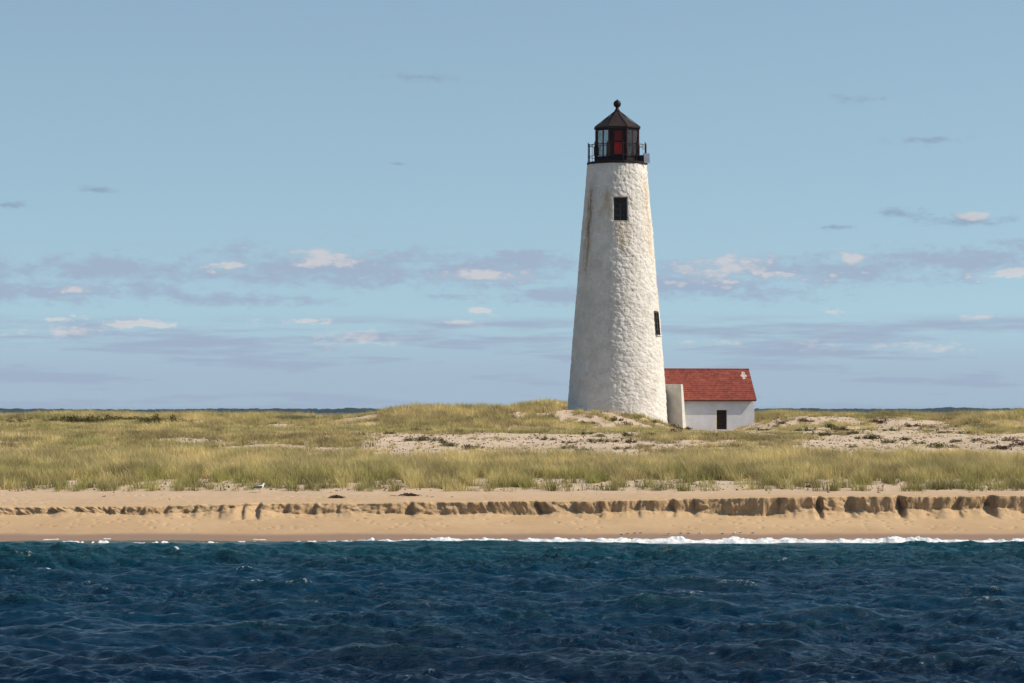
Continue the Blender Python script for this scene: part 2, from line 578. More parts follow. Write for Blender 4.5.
Ds_ = scarp_pos(XX)
wd_ = 0.08 + 0.50 * np.clip(vnoise(XX * 0.45, 6.6, 25) + 0.5 * vnoise(XX * 1.3, 3.6, 25) + 0.10, 0, 1)
shear = np.where(DD < Ds_, np.exp(-np.clip(Ds_ - DD, 0, 9) / 0.7), 1 - np.clip((DD - Ds_) / wd_, 0, 1)) * (0.13 + 0.45 * vnoise(XX * 0.4, 2.2, 190))
face_on = np.exp(-((DD - Ds_ - 0.5 * wd_) / (0.25 + 0.5 * wd_)) ** 2)
crumb = face_on * (0.15 * fbm(XX * 4.0, ZZ * 7.0, 195, 4, 0.6) + 0.07 * np.abs(vnoise(XX * 8.0, ZZ * 4.0, 199)))
verts = np.stack([XX + shear, DD + scarp_undercut(XX, DD) + crumb, ZZ], -1).reshape(-1, 3)
gme = mesh_np("sand_island", verts, grid_quads(len(rows), len(s)))
att = gme.attributes.new("grassy", 'FLOAT', 'POINT')
att.data.foreach_set("value", GD.astype(np.float32).ravel())

# sand material
m_sand, t, b = mat_new("sand")
pos = t.new('ShaderNodeNewGeometry').outputs['Position']
sx = t.new('ShaderNodeSeparateXYZ'); t.l.new(pos, sx.inputs[0])
PZ = sx.outputs[2]; PY = sx.outputs[1]
nb = t.noise(pos, 0.35, 5, 0.6)
nf = t.noise(pos, 3.0, 6, 0.7)
ng = t.noise(pos, 22.0, 4, 0.7)
beach_c = t.mix(t.mapr(nb, 0.3, 0.7), (0.455, 0.303, 0.165), (0.525, 0.360, 0.203))
dune_c = t.mix(t.mapr(nf, 0.3, 0.7), (0.46, 0.345, 0.24), (0.60, 0.465, 0.335))
col = t.mix(t.mapr(PY, 122, 134), beach_c, dune_c)
berm = t.math('MULTIPLY', t.mapr(PY, 121, 123), t.mapr(PY, 131, 128))
col = t.mix(t.math('MULTIPLY', berm, t.mapr(nf, 0.35, 0.75)), col, (0.52, 0.37, 0.25))
# dark grains, shell and weed specks
sp = t.mapr(t.noise(pos, 9.0, 5, 0.75), 0.60, 0.68)
col = t.mix(t.math('MULTIPLY', sp, t.mapr(PY, 128, 150, 0.12, 0.55)), col, (0.20, 0.14, 0.09))
gr = t.new('ShaderNodeAttribute', attribute_name="grassy")
litter = t.mix(t.mapr(nf, 0.35, 0.65), (0.17, 0.125, 0.06), (0.30, 0.235, 0.13))
col = t.mix(t.mapr(gr.outputs['Fac'], 0.25, 0.75, 0, 0.85), col, litter)
wl = t.math('ADD', PZ, t.math('MULTIPLY', t.math('SUBTRACT', t.noise(t.scalev(pos, (0.25, 0.25, 0)), 1.0, 3, 0.5), 0.5), 0.10))
wet = t.mapr(wl, 0.24, 0.13)
damp = t.mapr(wl, 0.50, 0.22)
col = t.mix(t.math('MULTIPLY', damp, 0.30), col, (0.36, 0.22, 0.13))
col = t.mix(t.math('MULTIPLY', wet, 0.85), col, (0.25, 0.150, 0.095))
# scarp face: browner damp core, with its grazing-light shade also put into the colour
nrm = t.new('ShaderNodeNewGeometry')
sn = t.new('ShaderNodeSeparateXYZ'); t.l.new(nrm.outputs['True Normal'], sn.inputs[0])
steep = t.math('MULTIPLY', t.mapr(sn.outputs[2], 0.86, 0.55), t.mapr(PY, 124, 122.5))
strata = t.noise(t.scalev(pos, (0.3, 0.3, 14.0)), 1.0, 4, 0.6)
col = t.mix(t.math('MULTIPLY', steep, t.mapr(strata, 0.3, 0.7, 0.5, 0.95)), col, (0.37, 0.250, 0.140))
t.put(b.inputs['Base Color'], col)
t.put(b.inputs['Roughness'], t.mapr(wet, 0, 1, 0.95, 0.55))
t.put(b.inputs['Specular IOR Level'], t.mapr(wet, 0, 1, 0.15, 0.3))
bp = t.new('ShaderNodeBump')
t.put(bp.inputs['Distance'], t.mapr(steep, 0, 0.6, 0.03, 0.09))
t.put(bp.inputs['Strength'], t.mapr(wet, 0, 1, 0.7, 0.05))
t.put(bp.inputs['Height'], t.math('ADD', nf, t.math('MULTIPLY', ng, 0.35)))
t.l.new(bp.outputs[0], b.inputs['Normal'])
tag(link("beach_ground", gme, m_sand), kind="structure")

# ------------------------------------------------------------------ the sea
def ocean_field(n, size, seed, wind=(0.25, 1.0), peak=4.2, rms=0.12, spread=2.0, lmin=0.25):
    rng = np.random.default_rng(seed)
    k = 2 * np.pi * np.fft.fftfreq(n, size / n)
    kx, ky = np.meshgrid(k, k)
    kk = np.hypot(kx, ky); kk[0, 0] = 1e-6
    wv = np.array(wind) / np.hypot(*wind)
    cosf = np.abs(kx * wv[0] + ky * wv[1]) / kk
    kp = 2 * np.pi / peak
    spec = kk ** -3.35 * np.exp(-1.1 * (kp / kk) ** 2) * (0.10 + cosf ** (2 * spread)) * np.exp(-(kk * lmin / 9.0) ** 2)
    a = np.sqrt(spec) * (rng.normal(size=(n, n)) + 1j * rng.normal(size=(n, n)))
    a[0, 0] = 0
    h = np.fft.ifft2(a)
    hr = h.real; sc = rms / hr.std()
    dx = np.fft.ifft2(-1j * a * kx / kk).real * sc
    dy = np.fft.ifft2(-1j * a * ky / kk).real * sc
    return hr * sc, dx, dy


def samp(F, x, y, size):
    n = F.shape[0]
    u = (x / size * n) % n; v = (y / size * n) % n
    iu = np.floor(u).astype(int); iv = np.floor(v).astype(int)
    fu = u - iu; fv = v - iv
    iu1 = (iu + 1) % n; iv1 = (iv + 1) % n; iu %= n; iv %= n
    return (F[iv, iu] * (1 - fu) + F[iv, iu1] * fu) * (1 - fv) + (F[iv1, iu] * (1 - fu) + F[iv1, iu1] * fu) * fv


SZ = 96.0
Hf, Dx, Dy = ocean_field(1024, SZ, 5, wind=(0.35, 1.0), peak=3.8, rms=0.070, spread=1.6, lmin=0.7)
Hf3, Dx3, Dy3 = ocean_field(512, 120.0, 25, wind=(0.22, 1.0), peak=7.0, rms=0.085, spread=5.0, lmin=3.0)
Hf2, Dx2, Dy2 = ocean_field(1024, 36.0, 15, wind=(0.15, 1.0), peak=1.25, rms=0.034, spread=1.4, lmin=0.12)
r1 = np.concatenate([[-3000, -1000, -300, -100, -20], np.linspace(0, 46, 60, endpoint=False), np.linspace(46, 116.5, 900)])
s_in = np.linspace(-1, 1, 861)
ss = np.concatenate([-outer[::-1] * 1.0, s_in, outer])
hw = np.maximum(r1, 20) * 0.22 + 4.0
WX = ss[None, :] * hw[:, None]
WX = np.where(np.abs(ss)[None, :] > 7, np.sign(ss)[None, :] * 3000, WX)
WD = np.repeat(r1[:, None], len(ss), 1)
shore = sstep(114.5, 106, WD) * 0.85 + 0.15
cho = 0.15 * shore
hh = samp(Hf, WX, WD, SZ); ddx = samp(Dx, WX, WD, SZ); ddy = samp(Dy, WX, WD, SZ)
reg = ((np.abs(ss)[None, :] <= 1.2) & (WD > 0)).astype(float)
gust = 1 + 0.45 * fbm(WX * 0.06, WD * 0.10, 61, 2)
gust2 = np.clip(0.95 + 1.1 * fbm(WX * 0.10, WD * 0.22, 67, 3), 0.25, 2)
WZ = (hh * gust + samp(Hf2, WX, WD, 36.0) * gust2 + samp(Hf3, WX, WD, 120.0) * sstep(112, 103, WD)) * shore * reg
# a low swell line rising just before the shore
sw = 0.16 * np.exp(-((WD - 110.4 - 0.8 * vnoise(WX * 0.12, 2, 62)) / 0.75) ** 2) * np.clip(0.35 + 1.6 * vnoise(WX * 0.16, 9, 63), 0, 1)
sw2 = 0.10 * np.exp(-((WD - 106.5 - 1.5 * vnoise(WX * 0.1, 5, 64)) / 1.1) ** 2) * np.clip(0.3 + 1.6 * vnoise(WX * 0.12, 3, 65), 0, 1)
WZ = WZ + (sw + sw2) * reg
wv = np.stack([WX - ddx * cho * reg, WD - ddy * cho * reg, WZ], -1).reshape(-1, 3)
sea_me = mesh_np("sea_water", wv, grid_quads(len(r1), len(ss)))
# foam flecks on the sharpest crests
cr = np.clip(hh / Hf.std() - 2.3, 0, 2) * 0.9
fl = np.clip(cr * (vnoise(WX * 0.9, WD * 0.9, 66) + 0.5) * 2.2, 0, 1) * reg * (WD < 112)
at2 = sea_me.attributes.new("foam", 'FLOAT', 'POINT')
at2.data.foreach_set("value", fl.astype(np.float32).ravel())


def water_mat(name, near=True):
    m, t, b = mat_new(name)
    pos = t.new('ShaderNodeNewGeometry').outputs['Position']
    sp = t.new('ShaderNodeSeparateXYZ'); t.l.new(pos, sp.inputs[0])
    if near:
        shallow = t.mapr(sp.outputs[1], 86, 113)
        c = t.mix(t.mapr(sp.outputs[1], 50, 80), (0.0001, 0.0120, 0.0310), (0.0003, 0.0260, 0.0530))
        c = t.mix(shallow, c, (0.0030, 0.0460, 0.0580))
        c = t.mix(t.mapr(sp.outputs[1], 110.5, 114.5), c, (0.10, 0.13, 0.09))
        # green light through high waves, put into the base colour by height
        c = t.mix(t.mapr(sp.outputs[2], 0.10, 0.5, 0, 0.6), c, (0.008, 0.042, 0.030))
        fo = t.new('ShaderNodeAttribute', attribute_name="foam").outputs['Fac']
        ff = t.math('MULTIPLY', fo, t.mapr(t.noise(pos, 7.0, 5, 0.7), 0.50, 0.60))
        c = t.mix(t.math('MULTIPLY', ff, 0.8), c, (0.75, 0.78, 0.76))
        t.put(b.inputs['Roughness'], t.mapr(ff, 0, 1, 0.20, 0.7))
        b.inputs['Specular IOR Level'].default_value = 0.28
        bp = t.new('ShaderNodeBump')
        bp.inputs['Strength'].default_value = 1.0
        gustn = t.noise(t.scalev(pos, (0.06, 0.16, 1.0)), 1.0, 4, 0.6, 0.3)
        t.put(bp.inputs['Distance'], t.mapr(gustn, 0.35, 0.65, 0.10, 0.24))
        n1 = t.noise(t.scalev(pos, (0.55, 1.7, 1.0)), 3.2, 6, 0.62, 0.6)
        t.put(bp.inputs['Height'], n1)
        t.l.new(bp.outputs[0], b.inputs['Normal'])
    else:
        c = (0.010, 0.030, 0.060, 1)
        b.inputs['Roughness'].default_value = 0.35
        b.inputs['Specular IOR Level'].default_value = 0.10
        bp = t.new('ShaderNodeBump')
        bp.inputs['Strength'].default_value = 0.8
        bp.inputs['Distance'].default_value = 0.6
        t.put(bp.inputs['Height'], t.noise(pos, 0.25, 5, 0.6))
        t.l.new(bp.outputs[0], b.inputs['Normal'])
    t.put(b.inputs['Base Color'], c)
    b.inputs['IOR'].default_value = 1.333
    return m


m_water = water_mat("sea_water_near", True)
m_far = water_mat("sea_water_far", False)
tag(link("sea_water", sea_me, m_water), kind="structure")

# rough open sea beyond the island: rows stretch out with distance
Hs, Hx_, Hy_ = ocean_field(512, 512.0, 9, wind=(0.3, 1.0), peak=30, rms=0.62, spread=2.0, lmin=2.0)
rf = np.concatenate([np.linspace(300, 1500, 260, endpoint=False), np.geomspace(1500, 3500, 220, endpoint=False), np.geomspace(3500, 60000, 20)])
sf = np.concatenate([-outer[::-1] * 1.3, np.linspace(-1, 1, 401), outer * 1.3])
hwf = rf * 0.24 + 30
FX = sf[None, :] * hwf[:, None]
FD = np.repeat(rf[:, None], len(sf), 1)
FZ = samp(Hs, FX, FD, 512.0)
FZ = np.where(FZ > 0, FZ * 1.5, FZ * 0.8)
FZ = FZ * (1 - sstep(3300, 4500, FD)) - 0.25
fme = mesh_np("open_sea", np.stack([FX, FD, FZ], -1).reshape(-1, 3), grid_quads(len(rf), len(sf)))
tag(link("open_sea_water", fme, m_far), kind="structure")
# low wooded coast on the horizon, one long mound of crowns with a thickness
cx_ = np.linspace(-1500, 1500, 1500)
px_c = 512 + cx_ * F_PX / 4500.0
base_h = 5.2 + 1.0 * fbm(cx_ * 0.012, 1.0, 161, 3) + 2.0 * np.abs(fbm(cx_ * 0.05, 2.0, 165, 4)) + 2.2 * np.abs(vnoise(cx_ * 0.25, 3.0, 168))
base_h = base_h + 1.6 * np.exp(-((px_c - 350) / 14) ** 2) + 1.5 * np.exp(-((px_c - 950) / 25) ** 2) - 0.8 * np.exp(-((px_c - 130) / 60) ** 2)
crow = []
for k_, (dy, f_) in enumerate([(-30, 0.0), (-25, 0.45), (-12, 0.85), (0, 1.0), (20, 0.95), (60, 0.6), (90, 0.0)]):
    hz_ = base_h * f_ * (1 + 0.15 * vnoise(cx_ * 0.2, k_ * 3.0, 170 + k_)) if 0 < f_ < 1 else base_h * f_ - (1.0 if f_ == 0 else 0)
    crow.append(np.stack([cx_, 4500 + dy + 6 * vnoise(cx_ * 0.1, k_, 180), hz_], -1))
cme = mesh_np("wooded_coast", np.concatenate(crow), grid_quads(len(crow), len(cx_)))
m_coast = leaf = simple_mat("far_woodland", (0.016, 0.026, 0.024), 0.9, 0.5, 0.08, 0.3, spec=0.1)
tag(link("wooded_coast_hills", cme, m_coast), kind="structure")
# clear sea air with a little haze in it
hzb = MB(); hzb.box((0, 0, 14.0), (150000, 150000, 33.0))
m_haze = bpy.data.materials.new("haze"); m_haze.use_nodes = True
ht = NT(m_haze.node_tree); ht.n.remove(ht.n['Principled BSDF'])
pv = ht.new('ShaderNodeVolumePrincipled')
pv.inputs['Color'].default_value = (0.62, 0.78, 0.95, 1); pv.inputs['Density'].default_value = 0.000032
ht.l.new(pv.outputs[0], ht.n['Material Output'].inputs['Volume'])
tag(hzb.build("haze", m_haze), "faint bluish sea haze over the water and the island", "haze", kind="stuff")
# the sea's flat sheet under and around everything
bm_ = MB()
n = 64
ring = [(0, 0, -0.9)] + [(70000 * math.cos(2 * math.pi * i / n), 70000 * math.sin(2 * math.pi * i / n), -0.9) for i in range(n)]
bm_.add(ring, [(0, 1 + i, 1 + (i + 1) % n) for i in range(n)])
tag(bm_.build("outer_sea_water", m_far), kind="structure")

# surf: a low tumbling line of foam at the water's edge
nx, nr = 2400, 26
fx = np.linspace(-32, 32, nx)
strength = np.interp(fx, [wx(p, 113) for p in (-400, 20, 60, 75, 100, 118, 140, 200, 330, 395, 420, 520, 640, 760, 880, 900, 930, 1010, 1030, 1400)],
                     [.03, .03, .06, .32, .30, .06, .12, .06, .10, .50, .70, .76, .85, .80, .85, 1.0, .75, .50, .45, .4])
thin = 1 - sstep(0.35, 0.6, strength)
strength = strength * (1 + 0.25 * vnoise(fx * 0.8, 1, 71) + (0.3 + 2.2 * thin) * vnoise(fx * 3.2, 1, 72) + 1.6 * thin * vnoise(fx * 8.0, 1, 78))
strength = np.clip(strength, 0, 1.2)
cD = 112.7 + 0.35 * vnoise(fx * 0.12, 4, 73) + 0.12 * vnoise(fx * 0.8, 4, 74)
tt = np.linspace(0, 1, nr)
T, FXX = np.meshgrid(tt, fx, indexing='ij')
S = strength[None, :]
width = 0.35 + 1.35 * S
prof = np.sin(np.pi * T) ** 0.7 * (1 - 0.45 * T)
dd = cD[None, :] + (T - 0.35) * width
lump = fbm(FXX * 3.0, T * 5 + FXX * 0.3, 75, 4)
zz = prof * (0.04 + 0.15 * S) * (1 + 1.2 * lump) * sstep(0.03, 0.12, S) - 0.02 - 0.25 * (1 - sstep(0.06, 0.14, S)) 
base = ground_z(FXX, dd, False)
zz = np.maximum(zz, np.maximum(base + 0.012, -0.02) * (T > 0.55) * sstep(0.06, 0.14, S) + zz * (T <= 0.55))
zz = np.where(S < 0.07, -0.4, zz)
foam_me = mesh_np("surf_foam", np.stack([FXX, dd, zz], -1).reshape(-1, 3), grid_quads(nr, nx))
m_foam, t, b = mat_new("foam")
pos = t.new('ShaderNodeNewGeometry').outputs['Position']
n = t.noise(pos, 5.0, 6, 0.7)
t.put(b.inputs['Base Color'], t.mix(t.mapr(n, 0.35, 0.6), (0.55, 0.57, 0.56), (0.86, 0.86, 0.84)))
b.inputs['Roughness'].default_value = 0.75
bp = t.new('ShaderNodeBump'); bp.inputs['Strength'].default_value = 0.8; bp.inputs['Distance'].default_value = 0.05
t.put(bp.inputs['Height'], t.noise(pos, 14.0, 5, 0.7)); t.l.new(bp.outputs[0], b.inputs['Normal'])
nx2, nr2 = 1800, 5
gx = np.linspace(-30, 30, nx2)
T2, G2 = np.meshgrid(np.linspace(0, 1, nr2), gx, indexing='ij')
on2 = sstep(0.0, 0.12, fbm(G2 * 0.9, 1.0, 201, 4) + 0.14 * sstep(3, 9, G2) - 0.24 + 0.4 * vnoise(G2 * 4.0, 3.0, 209))
gd = 114.55 + 0.5 * fbm(G2 * 0.22, 2.0, 203, 4) + (T2 - 0.5) * (0.12 + 0.25 * np.abs(vnoise(G2 * 1.5, 3.0, 205)))
gz = np.maximum(ground_z(G2, gd, False), 0.0) + 0.025 * np.sin(np.pi * T2) * (0.6 + vnoise(G2 * 9, T2 * 4, 207)) - 0.10 * (1 - on2)
sw_me = mesh_np("swash_foam", np.stack([G2, gd, gz], -1).reshape(-1, 3), grid_quads(nr2, nx2))
tag(link("swash_foam", sw_me, m_foam), "thin broken line of foam left on the wet sand above the surf", "swash foam", kind="stuff")
tag(link("surf_foam", foam_me, m_foam), "white foam of the small breaking wave along the water's edge", "surf foam", kind="stuff")

# ------------------------------------------------------------------ lighthouse
TD = 204.0
TX = wx(617.2, TD)
TS = F_PX / TD           # px per metre at the tower


def tz(py):
    return CAM_H + (HOR - py) / TS


root = empty("lighthouse", (TX, TD, 3.2))
tag(root, "tall white stone lighthouse with rough painted walls and dark iron lantern on the dune", "lighthouse")
ox, oy, oz = TX, TD, 3.2
ZB = 3.2
prof_z = np.array([tz(440), tz(418), tz(390), tz(360), tz(330), tz(300), tz(260), tz(220), tz(190), tz(166), tz(164)])
prof_r = np.array([51.5, 49.3, 47.6, 45.1, 42.8, 40.3, 37.1, 33.6, 31.0, 28.6, 28.3]) / TS
NZ, NA = 560, 620
zs = np.linspace(prof_z[0], prof_z[-1], NZ)
# denser, aligned rows and columns at the two windows
WINS = [  # angle from the camera side towards +x, half width (m), z0, z1
    (math.asin(2.0 / 32.6), 0.475, CAM_H + (HOR - 221.3) * 201.9 / F_PX, CAM_H + (HOR - 197.2) * 201.9 / F_PX),
    (math.asin(39.3 / 42.3), 0.52, tz(336), tz(312))]
ths = np.linspace(0, 2 * np.pi, NA, endpoint=False)
TH, ZG = np.meshgrid(ths, zs)
RG = np.interp(ZG, prof_z, prof_r)
arc = TH * 2.6
# lumpy rendered rubble: periodic in the angle by blending the seam at the back
def tower_relief(a, z):
    f1, f2 = worley(a * 2.9 + 0.5 * vnoise(a * 2, z * 2, 81), z * 3.4 + 0.5 * vnoise(a * 2, z * 2, 82), 80)
    g1, g2 = worley(a * 5.5, z * 6.5, 87)
    return (-0.020 * sstep(0.2, 0.75, f1) - 0.020 * sstep(0.16, 0.0, f2 - f1) + 0.014 * (0.5 - g1)
            + 0.045 * fbm(a * 1.0, z * 1.2, 83, 3) + 0.042 * fbm(a * 4.2, z * 4.8, 85, 4, 0.62) - 0.03)
rel = tower_relief(arc, ZG)
rel2 = tower_relief(arc - 2 * np.pi * 2.6, ZG)
bl = sstep(2 * np.pi - 0.5, 2 * np.pi, TH)
rel = rel * (1 - bl) + rel2 * bl
RR = RG + 0.080 + 0.82 * rel + 0.035 * fbm(arc * 0.25, ZG * 0.35, 88, 2) * (1 - bl)
# theta = 0 is the far side, theta = pi the camera side
for ang, hwid, z0, z1 in WINS:
    r0 = np.interp((z0 + z1) / 2, prof_z, prof_r)
    ta = np.pi + ang
    off = (TH - ta) * r0
    inside = (np.abs(off) < hwid) & (ZG > z0) & (ZG < z1)
    rim = (np.abs(off) < hwid + 0.05) & (ZG > z0 - 0.05) & (ZG < z1 + 0.05)
    RR = np.where(rim, RG + 0.03 + 0.4 * (RR - RG - 0.03), RR)
    RR = np.where(inside, RG - (0.20 if ang < 0.5 else 0.10), RR)
VX = -RR * np.sin(TH - np.pi) * -1.0
# angle phi measured from the camera side (-y) towards +x
PHI = TH - np.pi
VX = RR * np.sin(PHI); VY = -RR * np.cos(PHI)
tv = np.stack([VX, VY, ZG - ZB], -1).reshape(-1, 3)
idx = np.arange(NZ * NA).reshape(NZ, NA)
q = np.stack([idx[:-1], np.roll(idx, -1, 1)[:-1], np.roll(idx, -1, 1)[1:], idx[1:]], -1).reshape(-1, 4)
tme = mesh_np("tower_wall", tv, q)

m_tower, t, b = mat_new("whitewashed_rubble")
pos = t.new('ShaderNodeTexCoord').outputs['Object']
sp = t.new('ShaderNodeSeparateXYZ'); t.l.new(pos, sp.inputs[0])
n1 = t.noise(pos, 1.2, 6, 0.65); n2 = t.noise(pos, 6.0, 5, 0.65)
col = t.mix(t.mapr(n1, 0.3, 0.7), (0.565, 0.525, 0.475), (0.70, 0.66, 0.605))
col = t.mix(t.mapr(n2, 0.56, 0.72, 0, 0.55), col, (0.50, 0.47, 0.42))
phi = t.math('ARCTAN2', sp.outputs[0], t.math('MULTIPLY', sp.outputs[1], -1.0))
streak_v = t.new('ShaderNodeCombineXYZ')
t.put(streak_v.inputs[0], t.math('MULTIPLY', phi, 9.0)); t.put(streak_v.inputs[1], t.math('MULTIPLY', sp.outputs[2], 0.45))
stn = t.noise(streak_v.outputs[0], 1.0, 6, 0.65)
zt_ = sp.outputs[2]


def streak(a0, wdt, za, zb_, col, strength):
    global _c
    da = t.math('DIVIDE', t.math('ABSOLUTE', t.math('SUBTRACT', phi, a0)), wdt)
    m = t.mapr(da, 1.0, 0.0)
    mz = t.math('MULTIPLY', t.mapr(zt_, za - ZB - 1.2, za - ZB + 0.6), t.mapr(zt_, zb_ - ZB + 0.5, zb_ - ZB - 0.5))
    f = t.math('MULTIPLY', t.math('MULTIPLY', m, mz), t.mapr(t.math('ADD', stn, t.math('MULTIPLY', t.math('SUBTRACT', n2, 0.5), 0.5)), 0.36, 0.60))
    return t.mix(t.math('MULTIPLY', f, strength), _c, col)


_c = col
_c = streak(-0.98, 0.30, tz(270), tz(190), (0.33, 0.23, 0.13), 0.8)
_c = streak(-0.96, 0.20, tz(240), tz(188), (0.18, 0.12, 0.07), 0.6)
_c = streak(-0.35, 0.32, tz(215), tz(192), (0.42, 0.31, 0.17), 0.8)
_c = streak(1.05, 0.32, tz(250), tz(180), (0.50, 0.39, 0.24), 0.8)
_c = streak(0.12, 0.30, tz(245), tz(222), (0.48, 0.35, 0.18), 0.9)
_c = streak(-0.15, 0.30, tz(360), tz(270), (0.38, 0.36, 0.34), 0.40)
_c = streak(1.35, 0.25, tz(330), tz(250), (0.58, 0.48, 0.32), 0.40)
_c = streak(-0.80, 0.60, tz(400), tz(300), (0.45, 0.43, 0.40), 0.35)  # grey weathering that also deepens the tower's shaded side in the colour
# bare grey splotches
_c = t.mix(t.mapr(t.noise(pos, 0.9, 7, 0.75), 0.54, 0.66, 0, 0.50), _c, (0.42, 0.395, 0.35))
_c = t.mix(t.mapr(t.noise(pos, 3.4, 6, 0.75), 0.62, 0.66, 0, 0.55), _c, (0.40, 0.34, 0.27))
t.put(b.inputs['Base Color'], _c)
b.inputs['Roughness'].default_value = 0.85
b.inputs['Specular IOR Level'].default_value = 0.25
bp = t.new('ShaderNodeBump'); bp.inputs['Strength'].default_value = 0.6; bp.inputs['Distance'].default_value = 0.02
t.put(bp.inputs['Height'], t.noise(pos, 16.0, 5, 0.65)); t.l.new(bp.outputs[0], b.inputs['Normal'])
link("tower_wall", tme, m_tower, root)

m_iron = simple_mat("dark_iron", (0.012, 0.006, 0.006), 0.6, 0.25, 5, 0.3, spec=0.2, wear=((0.10, 0.035, 0.02), 0.60))
m_roof_iron = simple_mat("lantern_roof_iron", (0.026, 0.016, 0.013), 0.6, 0.3, 3, 0.3, spec=0.2, wear=((0.08, 0.05, 0.035), 0.58))
m_darkred = simple_mat("dark_red_paint", (0.034, 0.004, 0.004), 0.6, 0.2, 5, 0.2, spec=0.2)
m_red = simple_mat("red_paint", (0.26, 0.010, 0.007), 0.5, 0.2, 5, 0.2, spec=0.25)
m_midred = simple_mat("deep_red_paint", (0.10, 0.006, 0.005), 0.5, 0.2, 5, 0.2, spec=0.25)
m_woodframe = simple_mat("weathered_window_wood", (0.040, 0.028, 0.020), 0.8, 0.25, 8, 0.3)
m_dpane, t, b = mat_new("dark_window_glass")
b.inputs['Base Color'].default_value = (0.012, 0.010, 0.009, 1); b.inputs['Roughness'].default_value = 0.35
t.put(b.inputs['Roughness'], t.mapr(t.noise(t.new('ShaderNodeTexCoord').outputs['Object'], 3, 4), .3, .7, .25, .5))
b.inputs['Specular IOR Level'].default_value = 0.25

# tower windows
for wi, (ang, hwid, z0, z1) in enumerate(WINS):
    zc = (z0 + z1) / 2
    r0 = float(np.interp(zc, prof_z, prof_r))
    slope = math.atan(float(np.interp(z0, prof_z, prof_r) - np.interp(z1, prof_z, prof_r)) / (z1 - z0))
    M = Matrix.Translation((0, 0, zc - ZB)) @ Matrix.Rotation(ang, 4, 'Z') @ Matrix.Translation((0, -(r0 - (0.14 if wi == 0 else 0.04)), 0)) @ Matrix.Rotation(-slope, 4, 'X')
    wr, hh_ = hwid - 0.02, (z1 - z0) / 2 - 0.015
    f = MB()
    tf = 0.07
    f.box((-wr + tf / 2, 0, 0), (tf, 0.08, 2 * hh_), M); f.box((wr - tf / 2, 0, 0), (tf, 0.08, 2 * hh_), M)
    f.box((0, 0, hh_ - tf / 2), (2 * wr - 2 * tf, 0.078, tf), M); f.box((0, 0, -hh_ + tf / 2), (2 * wr - 2 * tf, 0.078, tf), M)
    f.box((0, 0, 0), (0.05, 0.06, 2 * hh_ - 2 * tf), M)
    nh = 4
    for k in range(1, nh):
        zz_ = -hh_ + 2 * hh_ * k / nh
        wgap = wr - tf - 0.025
        for sgn in (-1, 1):
            f.box((sgn * (0.025 + wgap / 2), 0, zz_), (wgap, 0.045, 0.035), M)
    win = f.build("window", m_woodframe, root)
    win['label'] = "upper window with dark panes on the camera side" if wi == 0 else "lower window seen edge-on near the sunlit side"
    p = MB(); p.box((0, 0.03, 0), (2 * wr - 0.02, 0.012, 2 * hh_ - 0.02), M)
    p.build("pane", m_dpane, win)
    sl_ = MB(); sl_.box((0, -0.08, -hh_ - 0.03), (2 * wr + 0.04, 0.20, 0.05), M)
    sl_.build("sill", m_tower, win, bevel=0.01)

# gallery deck
zg = tz(165.0) - ZB
d = MB()
d.lathe([(1.80, zg - 0.10), (1.92, zg - 0.02), (2.06, zg), (2.09, zg + 0.03), (2.09, zg + 0.14), (2.05, zg + 0.16)], 16, rot=math.pi / 16)
deck = d.build("gallery_deck", m_iron, root)
ztop = zg + 0.16
# railing
railing = MB(); lowrail = MB()
NP = 12
zr1, zr2 = tz(145.6) - ZB, tz(157.0) - ZB
pts = [(2.0 * math.cos(2 * math.pi * (i + 0.30) / NP), 2.0 * math.sin(2 * math.pi * (i + 0.30) / NP)) for i in range(NP)]
for i in range(NP):
    a, b_ = pts[i], pts[(i + 1) % NP]
    railing.tube((a[0], a[1], zr1), (b_[0], b_[1], zr1), 0.026, n=6)
    lowrail.tube((a[0], a[1], zr2), (b_[0], b_[1], zr2), 0.020, n=6)
rl = railing.build("railing", m_iron, root)
lowrail.build("lower_rail", m_iron, rl)
for i in range(NP):
    p = MB(); p.tube((pts[i][0], pts[i][1], ztop), (pts[i][0], pts[i][1], zr1 + 0.10), 0.034, n=8)
    p.lathe([(0.0, zr1 + 0.10), (0.05, zr1 + 0.13), (0.0, zr1 + 0.18)], 8, c=pts[i], cap=False)
    p.build("railing_post", m_iron, rl)

# lantern room: eight sides, one side facing the camera
zw = tz(157.5) - ZB          # top of the low iron wall
zh = tz(129.5) - ZB
RC = 20.6 / TS / math.cos(math.pi / 8)
cor = [(RC * math.cos(2 * math.pi * (i + 0.5) / 8 - math.pi / 2), RC * math.sin(2 * math.pi * (i + 0.5) / 8 - math.pi / 2)) for i in range(8)]
lr = MB()
lr.lathe([(RC + 0.05, ztop), (RC + 0.05, zw - 0.06), (RC + 0.10, zw - 0.03), (RC + 0.10, zw)], 8, rot=math.pi / 8)
lantern = lr.build("lantern_room", m_iron, root)
for i in range(8):
    p = MB(); p.tube((cor[i][0], cor[i][1], zw), (cor[i][0], cor[i][1], zh), 0.08, n=8)
    p.build("corner_post", m_darkred, lantern)
hd = MB()
for i in range(8):
    a = Vector((*cor[i], 0)); b_ = Vector((*cor[(i + 1) % 8], 0))
    dr = (b_ - a).normalized(); ang = math.atan2(dr.y, dr.x); mid = (a + b_) / 2; L = (b_ - a).length
    M = Matrix.Translation((mid.x, mid.y, 0)) @ Matrix.Rotation(ang, 4, 'Z')
    hd.box((0, 0, zh - 0.07), (L - 0.12, 0.07, 0.14), M)
hd.build("head_rail", m_iron, lantern)
m_glass, t, b = mat_new("storm_pane_glass")
t.n.remove(b)
